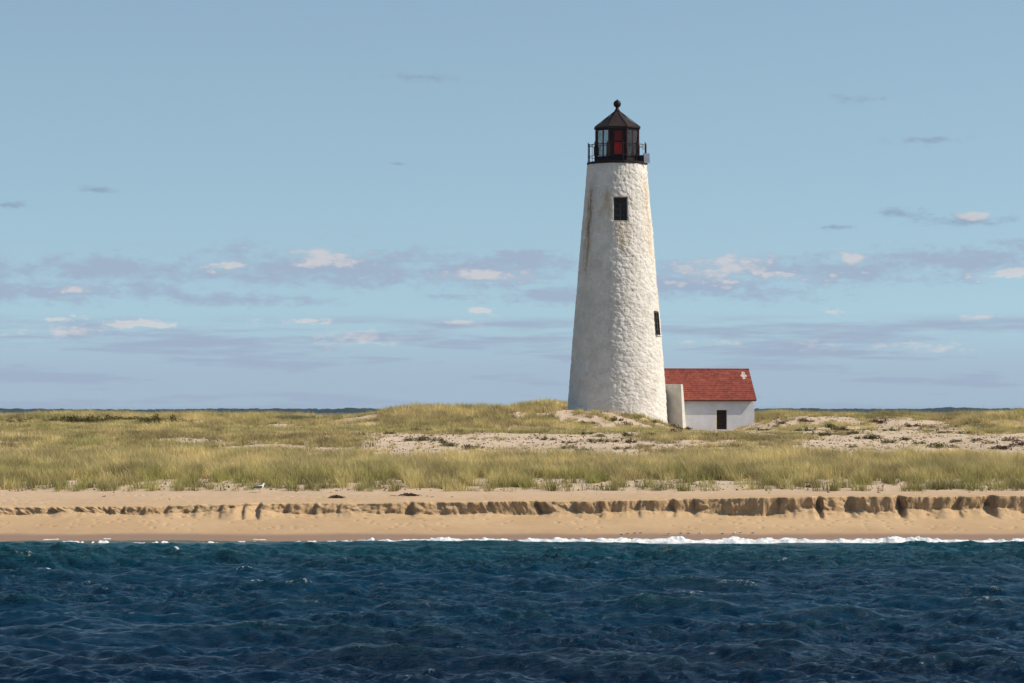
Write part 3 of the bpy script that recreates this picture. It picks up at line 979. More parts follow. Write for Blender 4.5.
tr = t.new('ShaderNodeBsdfTransparent'); gl = t.new('ShaderNodeBsdfGlossy'); df = t.new('ShaderNodeBsdfTranslucent'); dd_ = t.new('ShaderNodeBsdfDiffuse')
tr.inputs[0].default_value = (0.99, 1.0, 0.99, 1)
gl.inputs['Roughness'].default_value = 0.05
df.inputs[0].default_value = (0.9, 0.9, 0.88, 1); dd_.inputs[0].default_value = (0.8, 0.8, 0.78, 1)
m0 = t.new('ShaderNodeMixShader'); m0.inputs[0].default_value = 0.5; t.l.new(df.outputs[0], m0.inputs[1]); t.l.new(dd_.outputs[0], m0.inputs[2])
m1 = t.new('ShaderNodeMixShader')
grime = t.noise(t.new('ShaderNodeTexCoord').outputs['Object'], 2.0, 4)
t.put(m1.inputs[0], t.mapr(grime, 0.3, 0.7, 0.02, 0.07)); t.l.new(tr.outputs[0], m1.inputs[1]); t.l.new(m0.outputs[0], m1.inputs[2])
m2 = t.new('ShaderNodeMixShader'); fr = t.new('ShaderNodeFresnel'); fr.inputs[0].default_value = 1.45
t.l.new(fr.outputs[0], m2.inputs[0]); t.l.new(m1.outputs[0], m2.inputs[1]); t.l.new(gl.outputs[0], m2.inputs[2])
t.l.new(m2.outputs[0], t.n['Material Output'].inputs['Surface'])
for i in range(8):
    a = Vector((*cor[i], 0)); b_ = Vector((*cor[(i + 1) % 8], 0))
    dr = (b_ - a).normalized(); ang = math.atan2(dr.y, dr.x); mid = (a + b_) / 2; L = (b_ - a).length
    M = Matrix.Translation((mid.x, mid.y, 0)) @ Matrix.Rotation(ang, 4, 'Z')
    front = mid.y < -1.2
    back = mid.y > 1.2
    g = MB(); g.box((0, 0, (zw + zh - 0.14) / 2), (L - 0.13, 0.012, zh - zw - 0.15), M)
    if front:
        g = MB(); g.box((0, 0, (zw + zh - 0.14) / 2), (L - 0.12, 0.05, zh - zw - 0.142), M)
        dpan = g.build("door", m_darkred, lantern)
        stl = MB()
        for sg in (-1, 1):
            stl.box((sg * (L / 2 - 0.15), -0.04, (zw + zh - 0.14) / 2), (0.13, 0.05, zh - zw - 0.15), M)
        stl.build("door_frame", m_iron, dpan); dpan['label'] = "dark red panel filling the side that faces the water"
        e = MB()
        e.box((0.02, -0.03, zw + 0.52), (0.52, 0.03, 0.80), M)
        e.build("lower_panel", m_red, dpan, bevel=0.008)
        e = MB(); e.box((0.02, -0.028, zw + 1.36), (0.52, 0.03, 0.68), M)
        e.build("upper_panel", m_midred, dpan, bevel=0.008)
    else:
        g.build("glass_pane", m_glass, lantern)
        mu = MB(); mu.box((0, 0, (zw + zh - 0.14) / 2), (0.075, 0.05, zh - zw - 0.145), M)
        if back or mid.y > 0.3: continue
        mu.build("mullion", m_darkred, lantern)
# the lamp on its stand inside
lp = MB()
lp.lathe([(0.16, zw), (0.14, zw + 0.45), (0.20, zw + 0.50)], 16)
lp.build("lamp_stand", m_iron, lantern, True)
lp = MB(); lp.lathe([(0.16, zw + 0.51), (0.22, zw + 0.60), (0.24, zw + 0.80), (0.22, zw + 1.0), (0.12, zw + 1.10)], 20)
lp.build("beacon_lens", m_red, lantern, True)

# lantern roof
zr = tz(129.0) - ZB
za = tz(111.5) - ZB
k8 = 1 / math.cos(math.pi / 8)
rf_ = MB()
RO = 22.8 / TS * k8
rf_.lathe([(RO - 0.25, zr - 0.005), (RO, zr), (RO + 0.01, zr + 0.07), (RO * 0.62, zr + 0.07 + (za - zr) * 0.36), (RO * 0.30, zr + 0.07 + (za - zr) * 0.69), (0.20, za)], 8, rot=math.pi / 8)
lroof = rf_.build("lantern_roof", m_roof_iron, root)
rb = MB()
for i in range(8):
    th = math.pi / 8 + i * math.pi / 4
    rb.tube(((RO + .01) * math.cos(th), (RO + .01) * math.sin(th), zr + 0.07), (0.2 * math.cos(th), 0.2 * math.sin(th), za), 0.022, n=6)
rb.build("hip_seams", m_roof_iron, lroof)
vb = MB()
zc = tz(104.0) - ZB
vb.lathe([(0.20, za - 0.02), (0.19, za + 0.08), (0.13, za + 0.14), (0.10, zc - 0.25)] +
         [(max(0.02, 0.26 * math.sin(a)), zc - 0.26 * math.cos(a)) for a in [0.45 + k * 0.34 for k in range(8)]] + [(0.05, zc + 0.27), (0.035, zc + 0.31)], 20)
vb.build("ventilator_ball", m_iron, lroof, True)

# things mounted on the gallery
m_whitepaint = simple_mat("white_paint_metal", (0.78, 0.78, 0.76), 0.5, 0.05, 6, 0.1)
m_greypanel = simple_mat("grey_panel", (0.18, 0.20, 0.25), 0.4, 0.1, 6, 0.1)
bb = MB(); bb.box((1.74, -0.90, zr1 - 0.17), (0.17, 0.17, 0.30)); bb.tube((1.74, -0.90, ztop), (1.74, -0.90, zr1 - 0.3), 0.03, n=8)
bb.build("warning_lamp", m_whitepaint, root, bevel=0.01)
bb = MB(); Mp = Matrix.Translation((1.96, -1.02, ztop + 0.22)) @ Matrix.Rotation(R(20), 4, 'Z') @ Matrix.Rotation(R(-8), 4, 'X')
bb.box((0, 0, 0), (0.42, 0.05, 0.66), Mp); bb.box((0, 0.06, -0.02), (0.06, 0.06, 0.5), Mp)
bb.build("solar_panel", m_greypanel, root)
bb = MB(); bb.box((1.62, -0.75, ztop + 0.22), (0.34, 0.4, 0.44))
bb.build("equipment_box", m_roof_iron, root, bevel=0.02)
bb = MB(); bb.box((-1.72, -0.80, zr1 - 0.06), (0.16, 0.12, 0.16)); bb.tube((-1.72, -0.80, ztop), (-1.72, -0.80, zr1 - 0.1), 0.025, n=8)
bb.build("floodlight", m_whitepaint, root, bevel=0.01)
bb = MB(); bb.box((-1.50, -0.60, ztop + 0.75), (0.22, 0.25, 0.55)); bb.tube((-1.50, -0.60, ztop), (-1.50, -0.60, ztop + 0.5), 0.05, n=8)
bb.build("fog_signal", m_iron, root, bevel=0.02)

# ------------------------------------------------------------------ oil house beside the tower
HA = R(11)
HRD = 206.6
HZ0 = 3.2
hx, hd_ = wx(754.3, HRD), HRD
house = empty("oil_house", (hx, hd_, HZ0), HA)
tag(house, "small white masonry house with red shingled roof beside the lighthouse", "house")
# local frame: -x runs left along the front wall, +y runs back; origin = front right corner
LH, DH = 6.45, 3.5
ze = CAM_H + (HOR - 400.0) * (HRD - 0.9) / F_PX - HZ0
zrg = CAM_H + (HOR - 369.3) * (HRD + 1.4) / F_PX - HZ0
m_plaster, t, b = mat_new("painted_masonry")
pos = t.new('ShaderNodeTexCoord').outputs['Object']
n1 = t.noise(pos, 1.5, 6, 0.6); n2 = t.noise(pos, 9.0, 5, 0.7)
brick = t.new('ShaderNodeTexBrick')
brick.inputs['Scale'].default_value = 1.0
brick.inputs['Brick Width'].default_value = 0.42; brick.inputs['Row Height'].default_value = 0.20
brick.inputs['Mortar Size'].default_value = 0.012
rotm = t.new('ShaderNodeMapping'); t.l.new(pos, rotm.inputs[0]); rotm.inputs['Rotation'].default_value = (R(-90), 0, 0)
t.l.new(rotm.outputs[0], brick.inputs['Vector'])
col = t.mix(t.mapr(n1, 0.3, 0.7), (0.53, 0.53, 0.56), (0.61, 0.61, 0.64))
col = t.mix(t.mapr(n2, 0.55, 0.75, 0, 0.35), col, (0.50, 0.47, 0.42))
spz = t.new('ShaderNodeSeparateXYZ'); t.l.new(pos, spz.inputs[0])
col = t.mix(t.math('MULTIPLY', t.mapr(spz.outputs[2], 0.75, 0.1), t.mapr(n1, 0.35, 0.6, 0.1, 0.5)), col, (0.50, 0.43, 0.33))
t.put(b.inputs['Base Color'], col); b.inputs['Roughness'].default_value = 0.9
bp = t.new('ShaderNodeBump'); bp.inputs['Strength'].default_value = 0.5; bp.inputs['Distance'].default_value = 0.012
t.put(bp.inputs['Height'], t.math('ADD', n2, t.math('MULTIPLY', brick.outputs['Fac'], -0.6))); t.l.new(bp.outputs[0], b.inputs['Normal'])

wth = 0.30
dx1 = -(754.3 - 726.0) / 14.6; dx0 = -(754.3 - 714.3) / 14.6     # door opening
dz1 = CAM_H + (HOR - 410.0) * HRD / F_PX - HZ0; dz0 = CAM_H + (HOR - 429.3) * HRD / F_PX - HZ0
wm = MB()
wm.box(((dx1 + 0) / 2, wth / 2, ze / 2), (0 - dx1, wth, ze))
wm.box(((-LH + dx0) / 2, wth / 2, ze / 2), (LH + dx0, wth, ze))
wm.box(((dx0 + dx1) / 2, wth / 2, (dz1 + ze) / 2), (dx1 - dx0, wth, ze - dz1))
wm.box(((dx0 + dx1) / 2, wth / 2, dz0 / 2), (dx1 - dx0, wth, dz0))
wm.build("front_wall", m_plaster, house)
# gables and back wall
yr = DH / 2
for gx in (-0.15, -LH + 0.15):
    g = MB()
    x0, x1 = gx - 0.15, gx + 0.15
    pent = [(wth, 0), (DH, 0), (DH, ze), (yr, zrg - 0.14), (wth, ze + 0.15)]
    vs = [(x0, y, z) for y, z in pent] + [(x1, y, z) for y, z in pent]
    g.add(vs, [(0, 1, 2, 3, 4), (9, 8, 7, 6, 5)] + [(i, 5 + i, 5 + (i + 1) % 5, (i + 1) % 5) for i in range(5)])
    g.build("gable_wall", m_plaster, house)
g = MB(); g.box((-LH / 2, DH - 0.15, ze / 2), (LH - 0.6, 0.3, ze)); g.build("back_wall", m_plaster, house)
# door in its recess
m_doorwood = simple_mat("dark_door_boards", (0.030, 0.020, 0.014), 0.75, 0.3, 7, 0.4, spec=0.2)
m_jamb = simple_mat("sunlit_jamb", (0.66, 0.58, 0.40), 0.7, 0.1, 6, 0.2)  # sunlit reveal: the sun's warm tone is put into this colour
dr_ = MB()
nb_ = 5
bwid = (dx1 - dx0 - 0.02) / nb_
for k in range(nb_):
    dr_.box((dx0 + 0.01 + bwid * (k + 0.5), 0.22, (dz0 + dz1) / 2), (bwid - 0.008, 0.05, dz1 - dz0 - 0.01))
door = dr_.build("door", m_doorwood, house)
hb = MB(); hb.box(((dx0 + dx1) / 2, 0.19, dz1 - 0.25), (0.68, 0.015, 0.06)); hb.build("hinge_strap", m_iron, door)
hb = MB(); hb.box(((dx0 + dx1) / 2, 0.19, dz0 + 0.25), (0.68, 0.015, 0.06)); hb.build("hinge_strap", m_iron, door)
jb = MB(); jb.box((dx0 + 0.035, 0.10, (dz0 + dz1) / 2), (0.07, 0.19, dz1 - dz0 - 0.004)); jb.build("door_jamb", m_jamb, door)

# roof: overlapping courses of red shingles
m_shingle, t, b = mat_new("red_shingles")
tc = t.new('ShaderNodeTexCoord').outputs['Object']
spo = t.new('ShaderNodeSeparateXYZ'); t.l.new(tc, spo.inputs[0])
bv = t.new('ShaderNodeCombineXYZ'); t.put(bv.inputs[0], spo.outputs[0]); t.put(bv.inputs[1], t.math('MULTIPLY', spo.outputs[2], 1.41))
bk = t.new('ShaderNodeTexBrick'); t.l.new(bv.outputs[0], bk.inputs['Vector'])
bk.inputs['Scale'].default_value = 1.0
bk.inputs['Brick Width'].default_value = 0.20; bk.inputs['Row Height'].default_value = 0.198; bk.inputs['Mortar Size'].default_value = 0.006
bk.inputs['Color1'].default_value = (0.175, 0.038, 0.027, 1); bk.inputs['Color2'].default_value = (0.285, 0.062, 0.040, 1)
bk.inputs['Mortar'].default_value = (0.09, 0.03, 0.02, 1)
nn = t.noise(tc, 1.3, 6, 0.65)
nlong = t.noise(t.scalev(tc, (0.8, 3.5, 5)), 1.0, 5, 0.65)
col = t.mix(t.mapr(nlong, 0.52, 0.70, 0, 0.5), bk.outputs['Color'], (0.38, 0.12, 0.075))
col = t.mix(t.mapr(nn, 0.56, 0.68, 0, 0.45), col, (0.16, 0.06, 0.045))
col = t.mix(t.mapr(t.noise(tc, 7.0, 5, 0.7), 0.66, 0.74, 0, 0.6), col, (0.45, 0.33, 0.25))
# pale bare patch near the far end of the ridge
dxp = t.math('DIVIDE', t.math('ADD', spo.outputs[0], 0.40), 0.20); dzp = t.math('DIVIDE', t.math('SUBTRACT', spo.outputs[2], zrg - 0.42), 0.22)
dpp = t.math('ADD', t.math('SQRT', t.math('ADD', t.math('MULTIPLY', dxp, dxp), t.math('MULTIPLY', dzp, dzp))), t.math('MULTIPLY', t.math('SUBTRACT', t.noise(tc, 6, 4), 0.5), 2.8))
col = t.mix(t.mapr(dpp, 1.15, 0.75, 0, 0.85), col, (0.62, 0.52, 0.46))
t.put(b.inputs['Base Color'], col); b.inputs['Roughness'].default_value = 0.85; b.inputs['Specular IOR Level'].default_value = 0.25
bp = t.new('ShaderNodeBump'); bp.inputs['Strength'].default_value = 0.5; bp.inputs['Distance'].default_value = 0.01
t.put(bp.inputs['Height'], t.noise(tc, 20, 5, 0.7)); t.l.new(bp.outputs[0], b.inputs['Normal'])

OV = 0.30
y_e, z_e = -OV, ze - 0.02
rr = MB()
ncs = 15
rnd = random.Random(3)
for side in (1, -1):
    for k in range(ncs):
        t0, t1 = k / ncs, (k + 1.25) / ncs
        t1 = min(t1, 1.0)
        ya = y_e + (yr - y_e) * t0; yb = y_e + (yr - y_e) * t1
        za_ = z_e + (zrg - z_e) * t0; zb__ = z_e + (zrg - z_e) * t1
        if side == -1: ya, yb = 2 * yr - ya, 2 * yr - yb
        x0, x1 = -LH - 0.04, 0.10
        up = 0.045
        seg = 31
        for j in range(seg):
            xa = x0 + (x1 - x0) * j / seg; xb = x0 + (x1 - x0) * (j + 1) / seg - 0.006
            e = rnd.uniform(-0.006, 0.008)
            bot = [(xa, ya, za_ + 0.0), (xb, ya, za_ + 0.0), (xb, yb, zb__ - 0.03), (xa, yb, zb__ - 0.03)]
            top = [(xa, ya, za_ + up + e), (xb, ya, za_ + up + e), (xb, yb, zb__ + 0.005), (xa, yb, zb__ + 0.005)]
            if side == -1:
                bot.reverse(); top.reverse()
            rr.hexa(bot, top)
roof = rr.build("roof", m_shingle, house)
und = MB()
for side in (1, -1):
    ya, yb = (y_e + 0.03, yr) if side == 1 else (2 * yr - y_e - 0.03, yr)
    bot = [(-LH, ya, z_e - 0.07), (0.06, ya, z_e - 0.07), (0.06, yb, zrg - 0.12), (-LH, yb, zrg - 0.12)]
    top = [(-LH, ya, z_e - 0.004), (0.06, ya, z_e - 0.004), (0.06, yb, zrg - 0.036), (-LH, yb, zrg - 0.036)]
    if side == -1: bot.reverse(); top.reverse()
    und.hexa(bot, top)
und.build("eave_boards", simple_mat("dark_eave_wood", (0.07, 0.035, 0.028), 0.8, 0.2, 6, 0.3), roof)
rc = MB()
rc.tube((-LH - 0.04, yr, zrg + 0.01), (0.10, yr, zrg + 0.01), 0.05, n=8)
rc.build("ridge_cap", m_shingle, roof)

# the walled passage between tower and house
pa = (wx(662.5, 204.9), 204.9); pb = (wx(681.6, 203.7), 203.7)
pc = (wx(685.2, 205.2), 205.2)
prx, pry = (pa[0] + pb[0]) / 2, (pa[1] + pb[1]) / 2
passage = MB()
ztp = CAM_H + (HOR - 384.2) * 204.4 / F_PX
bkp = (pc[0] - 0.15, 207.6); bkq = (pa[0] - 0.05, 207.8)
bt = [(pa[0], pa[1], 3.0), (pb[0] + 0.12, pb[1], 3.0), (pc[0] + 0.12, pc[1], 3.0), (bkp[0], bkp[1], 3.0), (bkq[0], bkq[1], 3.0)]
tp = [(pa[0], pa[1], ztp), (pb[0] - 0.04, pb[1], ztp), (pc[0] - 0.16, pc[1], ztp - 0.02), (bkp[0] - 0.2, bkp[1], ztp - 0.02), (bkq[0], bkq[1], ztp)]
passage.add(bt + tp, [(4, 3, 2, 1, 0), (5, 6, 7, 8, 9)] + [(i, (i + 1) % 5, 5 + (i + 1) % 5, 5 + i) for i in range(5)])
m_pass = simple_mat("passage_render", (0.52, 0.50, 0.45), 0.9, 0.12, 2.0, 0.5, wear=((0.42, 0.39, 0.32), 0.58), bdist=0.02)
po = passage.build("entry_passage", m_pass, bevel=0.03)
tag(po, "short pale rendered passage wall joining the lighthouse to the red-roofed house", "passage wall")

# ------------------------------------------------------------------ grass
rng = np.random.default_rng(12)


def make_grass(N_TRY=230000):
    # choose tuft sites evenly over the fan seen from the water
    D = np.sqrt(rng.uniform(128.0 ** 2, 232.0 ** 2, N_TRY))
    x = rng.uniform(-1, 1, N_TRY) * (D * 0.185 + 3)
    den = grass_density(x, D)
    fade = np.where(D > 222, 0.5, 1.0)
    keep = rng.uniform(0, 1, N_TRY) < den ** 1.2 * fade
    # keep off the tower and the buildings
    r_t = np.hypot(x - TX, D - TD)
    keep &= r_t > 3.45
    lx = (x - hx) * math.cos(HA) + (D - hd_) * math.sin(HA); ly = -(x - hx) * math.sin(HA) + (D - hd_) * math.cos(HA)
    keep &= ~((lx > -LH - 1.8) & (lx < 0.15) & (ly > -0.12) & (ly < DH + 0.1))
    keep &= ~((x > pa[0] - 0.2) & (x < pc[0] + 0.2) & (D > 203.4) & (D < 208))
    x = x[keep]; D = D[keep]; den = den[keep]
    z = ground_z(x, D)
    px = 512 + x * F_PX / D
    n = len(x)
    front = (D < 151)
    h = 0.40 + 0.10 * rng.normal(size=n) + 0.22 * fbm(x * 0.5, D * 0.5, 91, 3)
    h = np.where(front, h + 0.10 + 0.12 * sstep(131, 139, D) + 0.25 * vnoise(x * 1.9, D * 0.9, 58), h)
    h = np.where((D > 149) & (D < 173), h * 0.62, h)
    h = np.where((D > 172) & (D < 184), h * 0.55, h)
    h = np.where((px < 380) & (D > 184) & (D < 206), h * 0.7, h)
    h = np.where((px > 755) & (px < 960) & (D > 170) & (D < 207), h * 0.5, h)
    mound = (px > 560) & (px < 770) & (D > 184) & (D < 202)
    h = np.where(mound, h * 0.62, h)
    h = np.where((px > 665) & (px < 762) & (D > 172) & (D < 208), h * 0.5, h)
    h = np.where(den < 0.2, h * 0.7, h)
    h = np.clip(h, 0.10, 0.95)
    NBL = 13
    bx = np.repeat(x, NBL); bD = np.repeat(D, NBL); bz = np.repeat(z, NBL); bh = np.repeat(h, NBL)
    m = len(bx)
    rad = 0.05 + 0.10 * rng.random(m)
    a = rng.uniform(0, 2 * np.pi, m)
    bx = bx + rad * np.cos(a); bD2 = bD + rad * np.sin(a)
    hh = bh * rng.uniform(0.45, 1.12, m)
    lean = rng.uniform(0.10, 0.75, m) * hh
    la = a + rng.normal(0, 0.6, m)
    lx_ = lean * np.cos(la) - 0.10 * hh; ly_ = lean * np.sin(la)
    wa = rng.uniform(0, np.pi, m)
    wd = rng.uniform(0.005, 0.011, m) * np.where(bD > 150, 1.2, 1.0)
    cx, cy = wd * np.cos(wa), wd * np.sin(wa)
    z0 = bz - 0.03
    P = np.empty((m, 5, 3), dtype=np.float32)
    P[:, 0] = np.stack([bx - cx, bD2 - cy, z0], -1); P[:, 1] = np.stack([bx + cx, bD2 + cy, z0], -1)
    P[:, 2] = np.stack([bx + cx * .8 + lx_ * .33, bD2 + cy * .8 + ly_ * .33, z0 + hh * .58], -1)
    P[:, 3] = np.stack([bx - cx * .8 + lx_ * .33, bD2 - cy * .8 + ly_ * .33, z0 + hh * .58], -1)
    P[:, 4] = np.stack([bx + lx_, bD2 + ly_, z0 + hh], -1)
    i0 = np.arange(m) * 5
    quads = np.stack([i0, i0 + 1, i0 + 2, i0 + 3], -1); tris = np.stack([i0 + 3, i0 + 2, i0 + 4], -1)
    me = mesh_np("beach_grass", P.reshape(-1, 3), quads, tris, smooth=True)
    # natural colour of each blade: straw, olive or green, by stand and by blade; ripe tips are paler
    g = fbm(x * 0.35, D * 0.30, 95, 4) * 0.9 + 0.9 * vnoise(x * 1.3, D * 0.7, 96) + 0.25 * (D < 141) * (vnoise(x * 2.2, D * 0.8, 97) > 0.12) + 0.22 * rng.normal(size=n)
    greenish = np.where(front, 0.42, 0.30) + g
    greenish = np.where(front, greenish + 0.30 * (1 - sstep(130, 138, D)) - 0.45 * sstep(137, 143, D), greenish)
    greenish = np.where((D > 170) & (D < 184), greenish + 0.15, greenish)
    brown = np.where((D > 150) & (D < 170), 0.30, -0.02) + 0.8 * fbm(x * 0.45, D * 0.35, 98, 3)
    brown = np.where((D > 186) & (D < 193) & (px < 500), brown + 0.45, brown)
    brown = np.where((px > 930) & (px < 985) & (D > 185), brown + 0.4, brown)
    gb = np.clip(np.repeat(greenish, NBL) + 0.16 * rng.normal(size=m), 0, 1)[:, None]
    bb_ = np.clip(np.repeat(brown, NBL) + 0.10 * rng.normal(size=m), 0, 0.9)[:, None]
    straw = np.array([0.71, 0.565, 0.26]); green = np.array([0.245, 0.255, 0.058]); br = np.array([0.26, 0.165, 0.080])
    colb = straw * (1 - gb) + green * gb
    colb = colb * (1 - bb_) + br * bb_
    cl = 0.80 + 0.95 * vnoise(x * 1.1 + 9, D * 0.55, 191) + 0.35 * vnoise(x * 3.0, D * 1.5, 192)
    colb = colb * np.repeat(np.clip(cl, 0.40, 1.2), NBL)[:, None] * rng.uniform(0.75, 1.3, (m, 1))
    cc = np.repeat(colb[:, None, :], 5, 1)
    tip = straw * 1.15
    cc[:, 4] = cc[:, 4] * 0.55 + tip * 0.45
    cc[:, 2:4] = cc[:, 2:4] * 0.85 + tip * 0.15
    ca = np.ones((m * 5, 4), dtype=np.float32); ca[:, :3] = np.clip(cc.reshape(-1, 3), 0, 1)
    at = me.attributes.new("blade_col", 'FLOAT_COLOR', 'POINT')
    at.data.foreach_set("color", ca.ravel())
    print("grass tufts", n, "blades", m)
    return me


m_grass, t, b = mat_new("grass_blades")
ac = t.new('ShaderNodeAttribute', attribute_name="blade_col")
t.l.new(ac.outputs['Color'], b.inputs['Base Color'])
b.inputs['Roughness'].default_value = 0.6; b.inputs['Specular IOR Level'].default_value = 0.25
trl = t.new('ShaderNodeBsdfTranslucent'); t.l.new(ac.outputs['Color'], trl.inputs[0])
mx = t.new('ShaderNodeMixShader'); mx.inputs[0].default_value = 0.35
t.l.new(b.outputs[0], mx.inputs[1]); t.l.new(trl.outputs[0], mx.inputs[2])
t.l.new(mx.outputs[0], t.n['Material Output'].inputs['Surface'])
go = link("beach_grass", make_grass(), m_grass)
tag(go, "yellow-green dune grass covering the sand behind the beach", "beach grass", kind="stuff")

# twigs, stalks and shell bits strewn over the bare dune sand
def make_litter(N=80000):
    D = np.sqrt(rng.uniform(124.0 ** 2, 215.0 ** 2, N)); x = rng.uniform(-1, 1, N) * (D * 0.185 + 3)
    den = grass_density(x, D)
    p = np.where(D < 129, 0.02, 0.5) * (0.3 + 1.2 * np.clip(fbm(x * 0.8, D * 0.6, 101, 3) + 0.2, 0, 1))
    k = (rng.random(N) < p) & (den < 0.5) & (np.hypot(x - TX, D - TD) > 3.5)
    x, D = x[k], D[k]; z = ground_z(x, D); m = len(x)
    L = rng.uniform(0.03, 0.15, m); a = rng.uniform(0, np.pi, m); up = rng.uniform(0.0, 0.06, m); wv_ = rng.uniform(0.010, 0.026, m)
    cx, cy = np.cos(a) * L / 2, np.sin(a) * L / 2
    P = np.empty((m, 4, 3))
    P[:, 0] = np.stack([x - cx, D - cy, z - 0.01], -1); P[:, 1] = np.stack([x + cx, D + cy, z - 0.01 + up * .2], -1)
    P[:, 2] = np.stack([x + cx, D + cy - wv_, z + wv_ + up], -1); P[:, 3] = np.stack([x - cx, D - cy - wv_, z + wv_], -1)
    i0 = np.arange(m) * 4
    return mesh_np("dune_litter", P.reshape(-1, 3), np.stack([i0, i0 + 1, i0 + 2, i0 + 3], -1), smooth=False)


m_lit = simple_mat("dry_stalks", (0.13, 0.085, 0.045), 0.9, 0.4, 1.5, 0.1, spec=0.1)
tag(link("dune_litter", make_litter(), m_lit), "dead stalks and twigs strewn over the bare pale sand", "plant litter", kind="stuff")

# ------------------------------------------------------------------ low shrubs on the sand
def shrub_mesh(seed, nleaf=420, rx=0.6, h=0.32):
    r = np.random.default_rng(seed)
    nb = 9
    cx = r.normal(0, rx * 0.45, nb); cy = r.normal(0, 0.22, nb); ch = h * r.uniform(0.35, 0.9, nb); cr_ = r.uniform(0.10, 0.22, nb)
    k = r.integers(0, nb, nleaf)
    u = r.normal(size=(nleaf, 3)); u /= np.linalg.norm(u, axis=1)[:, None]
    rad = r.uniform(0.5, 1.1, nleaf)
    c = np.stack([cx[k] + u[:, 0] * cr_[k] * rad * 1.2, cy[k] + u[:, 1] * cr_[k] * rad, np.abs(ch[k] * 0.6 + u[:, 2] * ch[k] * 0.6 * rad)], -1)
    a1 = r.normal(size=(nleaf, 3)); a1 /= np.linalg.norm(a1, axis=1)[:, None]
    a2 = np.cross(a1, r.normal(size=(nleaf, 3))); a2 /= np.linalg.norm(a2, axis=1)[:, None]
    sL = r.uniform(0.030, 0.060, nleaf)[:, None]; sW = sL * 0.5
    P = np.stack([c - a1 * sL, c + a2 * sW, c + a1 * sL, c - a2 * sW], 1)
    i0 = np.arange(nleaf) * 4
    return mesh_np("leaves", P.reshape(-1, 3), np.stack([i0, i0 + 1, i0 + 2, i0 + 3], -1), smooth=False), (cx, cy, ch)


def leaf_mat(name, col):
    m, t, b = mat_new(name)
    ob = t.new('ShaderNodeTexCoord').outputs['Object']
    n = t.noise(ob, 9.0, 3, 0.6)
    c = t.mix(t.mapr(n, 0.3, 0.7), tuple(x * 0.65 for x in col), tuple(x * 1.35 for x in col))
    t.put(b.inputs['Base Color'], c); b.inputs['Roughness'].default_value = 0.6; b.inputs['Specular IOR Level'].default_value = 0.3
    trl = t.new('ShaderNodeBsdfTranslucent'); t.l.new(c, trl.inputs[0])
    mx = t.new('ShaderNodeMixShader'); mx.inputs[0].default_value = 0.2
    t.l.new(b.outputs[0], mx.inputs[1]); t.l.new(trl.outputs[0], mx.inputs[2])
    t.l.new(mx.outputs[0], t.n['Material Output'].inputs['Surface'])
    return m


m_leafg = leaf_mat("dark_green_leaves", (0.095, 0.088, 0.020))
m_leafb = leaf_mat("russet_leaves", (0.105, 0.052, 0.028))
m_stem = simple_mat("woody_stems", (0.09, 0.06, 0.04), 0.9, 0.3, 6, 0.2)
protos = []
for kind, ml in (("green", m_leafg), ("russet", m_leafb)):
    for v in range(3):
        me, (cx_, cy_, ch_) = shrub_mesh(200 + v + (10 if kind == "russet" else 0), 420, 0.62, 0.34)
        me.materials.append(ml)
        st = MB()
        for i in range(len(cx_)):
            st.tube((cx_[i] * 0.3, cy_[i] * 0.3, -0.08), (cx_[i], cy_[i], ch_[i] * 0.8), 0.014, 0.006, n=5)
        sme = bpy.data.meshes.new("stems"); sme.from_pydata([tuple(p) for p in st.v], [], st.f); sme.materials.append(m_stem)
        protos.append((kind, me, sme))

SHRUB_G = [(407, 441), (415, 441), (423, 440.5), (437, 441), (444, 443), (450, 446.5), (468, 449.5), (477, 448.5), (413, 432), (388, 434), (421, 432.5),
           (457, 432.5), (545, 440), (570, 449), (584, 450.5), (570, 443), (595, 442), (611, 442), (621, 449), (632, 436), (588, 434.5), (600, 437),
           (629, 443), (644, 448), (653, 437), (614, 421), (651, 423), (626, 436), (807, 431), (838, 430), (855, 434), (866, 439), (888, 443),
           (852, 447.6), (823, 436), (776, 427), (892, 431), (920, 444), (938, 448), (953, 448), (955, 442.5), (964, 434), (990, 444),
           (905, 440), (946, 433), (978, 441), (996, 449), (873, 439), (846, 431), (830, 428)]
SHRUB_R = [(6, 422), (14, 423), (24, 422), (40, 424.5), (62, 424), (78, 425), (112, 425), (150, 425), (186, 424), (470, 420), (452, 423), (476, 422), (803, 421.5), (808, 422), (763, 431), (780, 424), (674, 433), (588, 424), (517, 419), (1011, 441), (1020, 446), (672, 427), (626, 426),
           (874, 422), (911, 427), (468, 422), (955, 420), (948, 421), (880, 423), (930, 428), (538, 421), (550, 418), (682, 430), (842, 431.5), (1004, 449)]
SHRUB_L = [(55 + 8.6 * i, 422.6 - 0.5 * math.sin(i * 0.5)) for i in range(14)]
rs = random.Random(8)


def place_shrub(px, py, kind, group, label, sc=1.0, cat="shrub"):
    x, D, z = at_px(px, py, 149.0, 232.0)
    cand = [p for p in protos if p[0] == kind]
    _, me, sme = rs.choice(cand)
    e = empty("low_shrub", (x, D, z - 0.02), rs.uniform(-0.5, 0.5) + (math.pi if rs.random() < .5 else 0))
    s_ = sc * rs.uniform(0.7, 1.15)
    e.scale = (s_ * rs.uniform(0.8, 1.2), s_, s_ * rs.uniform(0.75, 1.15))
    tag(e, label, cat, group)
    link("leaves", me, None, e); link("stems", sme, None, e)
    return e


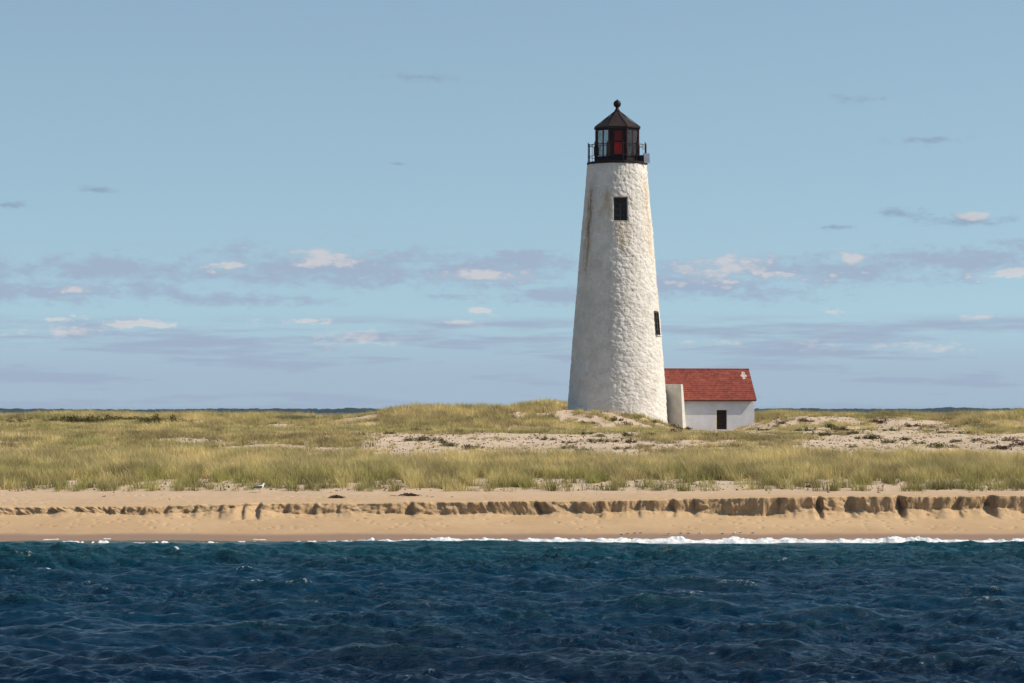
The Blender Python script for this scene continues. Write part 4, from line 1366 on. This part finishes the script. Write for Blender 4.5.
for p in SHRUB_G:
    place_shrub(p[0], p[1], "green", "dark green shrubs on the bare sand", "low dark green shrub clump on the bare pale sand in front of the dunes", 0.85)
for p in SHRUB_R:
    place_shrub(p[0], p[1], "russet", "russet shrubs on the dunes", "low reddish brown shrub clump among sand and grass on the dunes", 0.9)
for p in SHRUB_L:
    place_shrub(p[0], p[1], "green", "row of dark shrubs on the far left dune", "low dark green shrub in the long row along the left dune crest", 1.5)

# ------------------------------------------------------------------ driftweed on the berm
m_weed = simple_mat("dried_seaweed", (0.060, 0.032, 0.018), 0.8, 0.3, 8, 0.3)
for px, py, wdt, lab in ((336, 498.2, 0.34, "flat dark brown seaweed clump on the berm, the lower and darker of two"),
                         (409, 496.2, 0.46, "wider reddish brown seaweed heap on the berm with a small peak")):
    x, D, z = at_px(px, py, 121.5, 135)
    r = random.Random(int(px))
    mb = MB()
    for i in range(46):
        a = r.uniform(0, math.pi); L = r.uniform(0.08, 0.22)
        cx_, cy_ = r.gauss(0, wdt * 0.42), r.gauss(0, 0.10)
        hz = max(0.015, 0.15 - abs(cx_) * 0.28) * r.random()
        mb.tube((cx_ - L * math.cos(a), cy_ - L * .4 * math.sin(a), hz * .5), (cx_ + L * math.cos(a) * .3, cy_, hz + 0.02), 0.016, 0.010, n=5)
        mb.tube((cx_ + L * math.cos(a) * .3, cy_, hz + 0.02), (cx_ + L * math.cos(a), cy_ + L * .4 * math.sin(a), hz * .3), 0.012, 0.006, n=5)
    o = mb.build("seaweed_clump", m_weed)
    o.location = (x, D, z)
    tag(o, lab, "seaweed")

# ------------------------------------------------------------------ birds
m_bwhite = simple_mat("white_feathers", (0.74, 0.73, 0.70), 0.8, 0.08, 20, 0.2)
m_bdark = simple_mat("slate_feathers", (0.045, 0.042, 0.042), 0.8, 0.2, 20, 0.2)
m_bgrey = simple_mat("grey_feathers", (0.20, 0.18, 0.16), 0.8, 0.2, 20, 0.2)
m_beak = simple_mat("yellow_beak", (0.60, 0.38, 0.06), 0.5, 0.1, 20, 0.1)
m_bleg = simple_mat("bird_legs", (0.40, 0.25, 0.20), 0.7, 0.1, 20, 0.1)
m_black = simple_mat("black_beak", (0.02, 0.02, 0.02), 0.5, 0.1, 20, 0.1)


def bird_parts(root_, sc, mwing, mbeak, mleg):
    b_ = MB()
    rings = [((-0.30, 0, 0.205), 0.012, 0.008, (1, 0, 0.05)), ((-0.24, 0, 0.212), 0.035, 0.016, (1, 0, 0.05)),
             ((-0.15, 0, 0.222), 0.062, 0.048, (1, 0, 0.1)), ((-0.05, 0, 0.235), 0.085, 0.078, (1, 0, 0.1)),
             ((0.05, 0, 0.248), 0.088, 0.088, (1, 0, 0.15)), ((0.13, 0, 0.268), 0.070, 0.078, (1, 0, 0.5)),
             ((0.175, 0, 0.315), 0.045, 0.050, (0.6, 0, 1)), ((0.192, 0, 0.355), 0.036, 0.040, (0.5, 0, 1)),
             ((0.212, 0, 0.385), 0.042, 0.046, (0.9, 0, 0.6)), ((0.245, 0, 0.395), 0.036, 0.040, (1, 0, 0)),
             ((0.270, 0, 0.390), 0.018, 0.022, (1, 0, -0.1))]
    rings = [((c[0] * sc, c[1] * sc, c[2] * sc), a * sc, bb * sc, t_) for c, a, bb, t_ in rings]
    b_.loft(rings, 14)
    body = b_.build("body", m_bwhite, root_, True)
    for sg in (-1, 1):
        wgm = MB()
        rg = [((-0.36, 0.035 * sg, 0.212), 0.006, 0.010, (1, 0, .05)), ((-0.25, 0.052 * sg, 0.228), 0.016, 0.030, (1, 0, .05)),
              ((-0.12, 0.072 * sg, 0.246), 0.024, 0.056, (1, 0, .05)), ((0.00, 0.080 * sg, 0.258), 0.026, 0.066, (1, 0, .1)),
              ((0.09, 0.072 * sg, 0.268), 0.020, 0.048, (1, 0, .1)), ((0.13, 0.060 * sg, 0.275), 0.008, 0.020, (1, 0, .1))]
        wgm.loft([((c[0] * sc, c[1] * sc, c[2] * sc), a * sc, bb * sc, t_) for c, a, bb, t_ in rg], 10)
        wgm.build("wing", mwing, root_, True)
        lg = MB()
        lg.tube((0.01 * sc, 0.035 * sg * sc, 0.18 * sc), (0.0, 0.035 * sg * sc, 0.008 * sc), 0.009 * sc, 0.007 * sc, n=6)
        lg.add([(0, 0.035 * sg * sc, 0.012 * sc), (0.06 * sc, (0.035 * sg - 0.03) * sc, 0.004), (0.065 * sc, (0.035 * sg + 0.03) * sc, 0.004)], [(0, 1, 2)])
        lg.build("leg", mleg, root_)
        ey = MB(); ey.lathe([(0.001 * sc, -0.006 * sc), (0.007 * sc, 0.0), (0.001 * sc, 0.006 * sc)], 8, cap=False)
        eo = ey.build("eye", m_black, body, True); eo.location = (0.238 * sc, 0.036 * sg * sc, 0.402 * sc)
    bk_ = MB(); bk_.tube((0.262 * sc, 0, 0.390 * sc), (0.335 * sc, 0, 0.378 * sc), 0.013 * sc, 0.004 * sc, n=8)
    bk_.build("beak", mbeak, root_, True)


x, D, z = at_px(259.5, 492.6, 122, 131)
gull = empty("seagull", (x, D, z), R(38))
tag(gull, "white gull with slate wings standing on the sand at the grass edge", "seagull")
bird_parts(gull, 0.92, m_bdark, m_beak, m_bleg)

snd = None
first = empty("sandpiper", (0, 0, 0))
bird_parts(first, 0.29, m_bgrey, m_black, m_black)
spots = [(622, 536.2), (627, 535.2), (635, 535.0), (640, 534.6), (668, 535.4), (681, 535.0), (688, 535.2), (700, 534.8), (722, 535.4), (734, 535.2), (740, 534.4), (753, 534.8)]
rb_ = random.Random(4)
for i, (px, py) in enumerate(spots):
    if i == 0:
        e = first
    else:
        e = first.copy(); C.objects.link(e)
        for ch in [c for c in first.children if c.name.split('.')[0] in ("body", "wing", "leg", "beak")]:
            c2 = ch.copy(); c2.parent = e; C.objects.link(c2)
            for g2 in list(ch.children):
                c3 = g2.copy(); c3.parent = c2; C.objects.link(c3)
    x, D, z = at_px(px, py, 114.3, 119)
    e.location = (x, D, max(z, 0.02))
    e.rotation_euler = (0, 0, rb_.choice([0, math.pi]) + rb_.uniform(-0.6, 0.6))
    tag(e, "tiny grey and white sandpiper on the wet sand just above the surf", "sandpiper", "sandpipers feeding at the water's edge")
print("done")
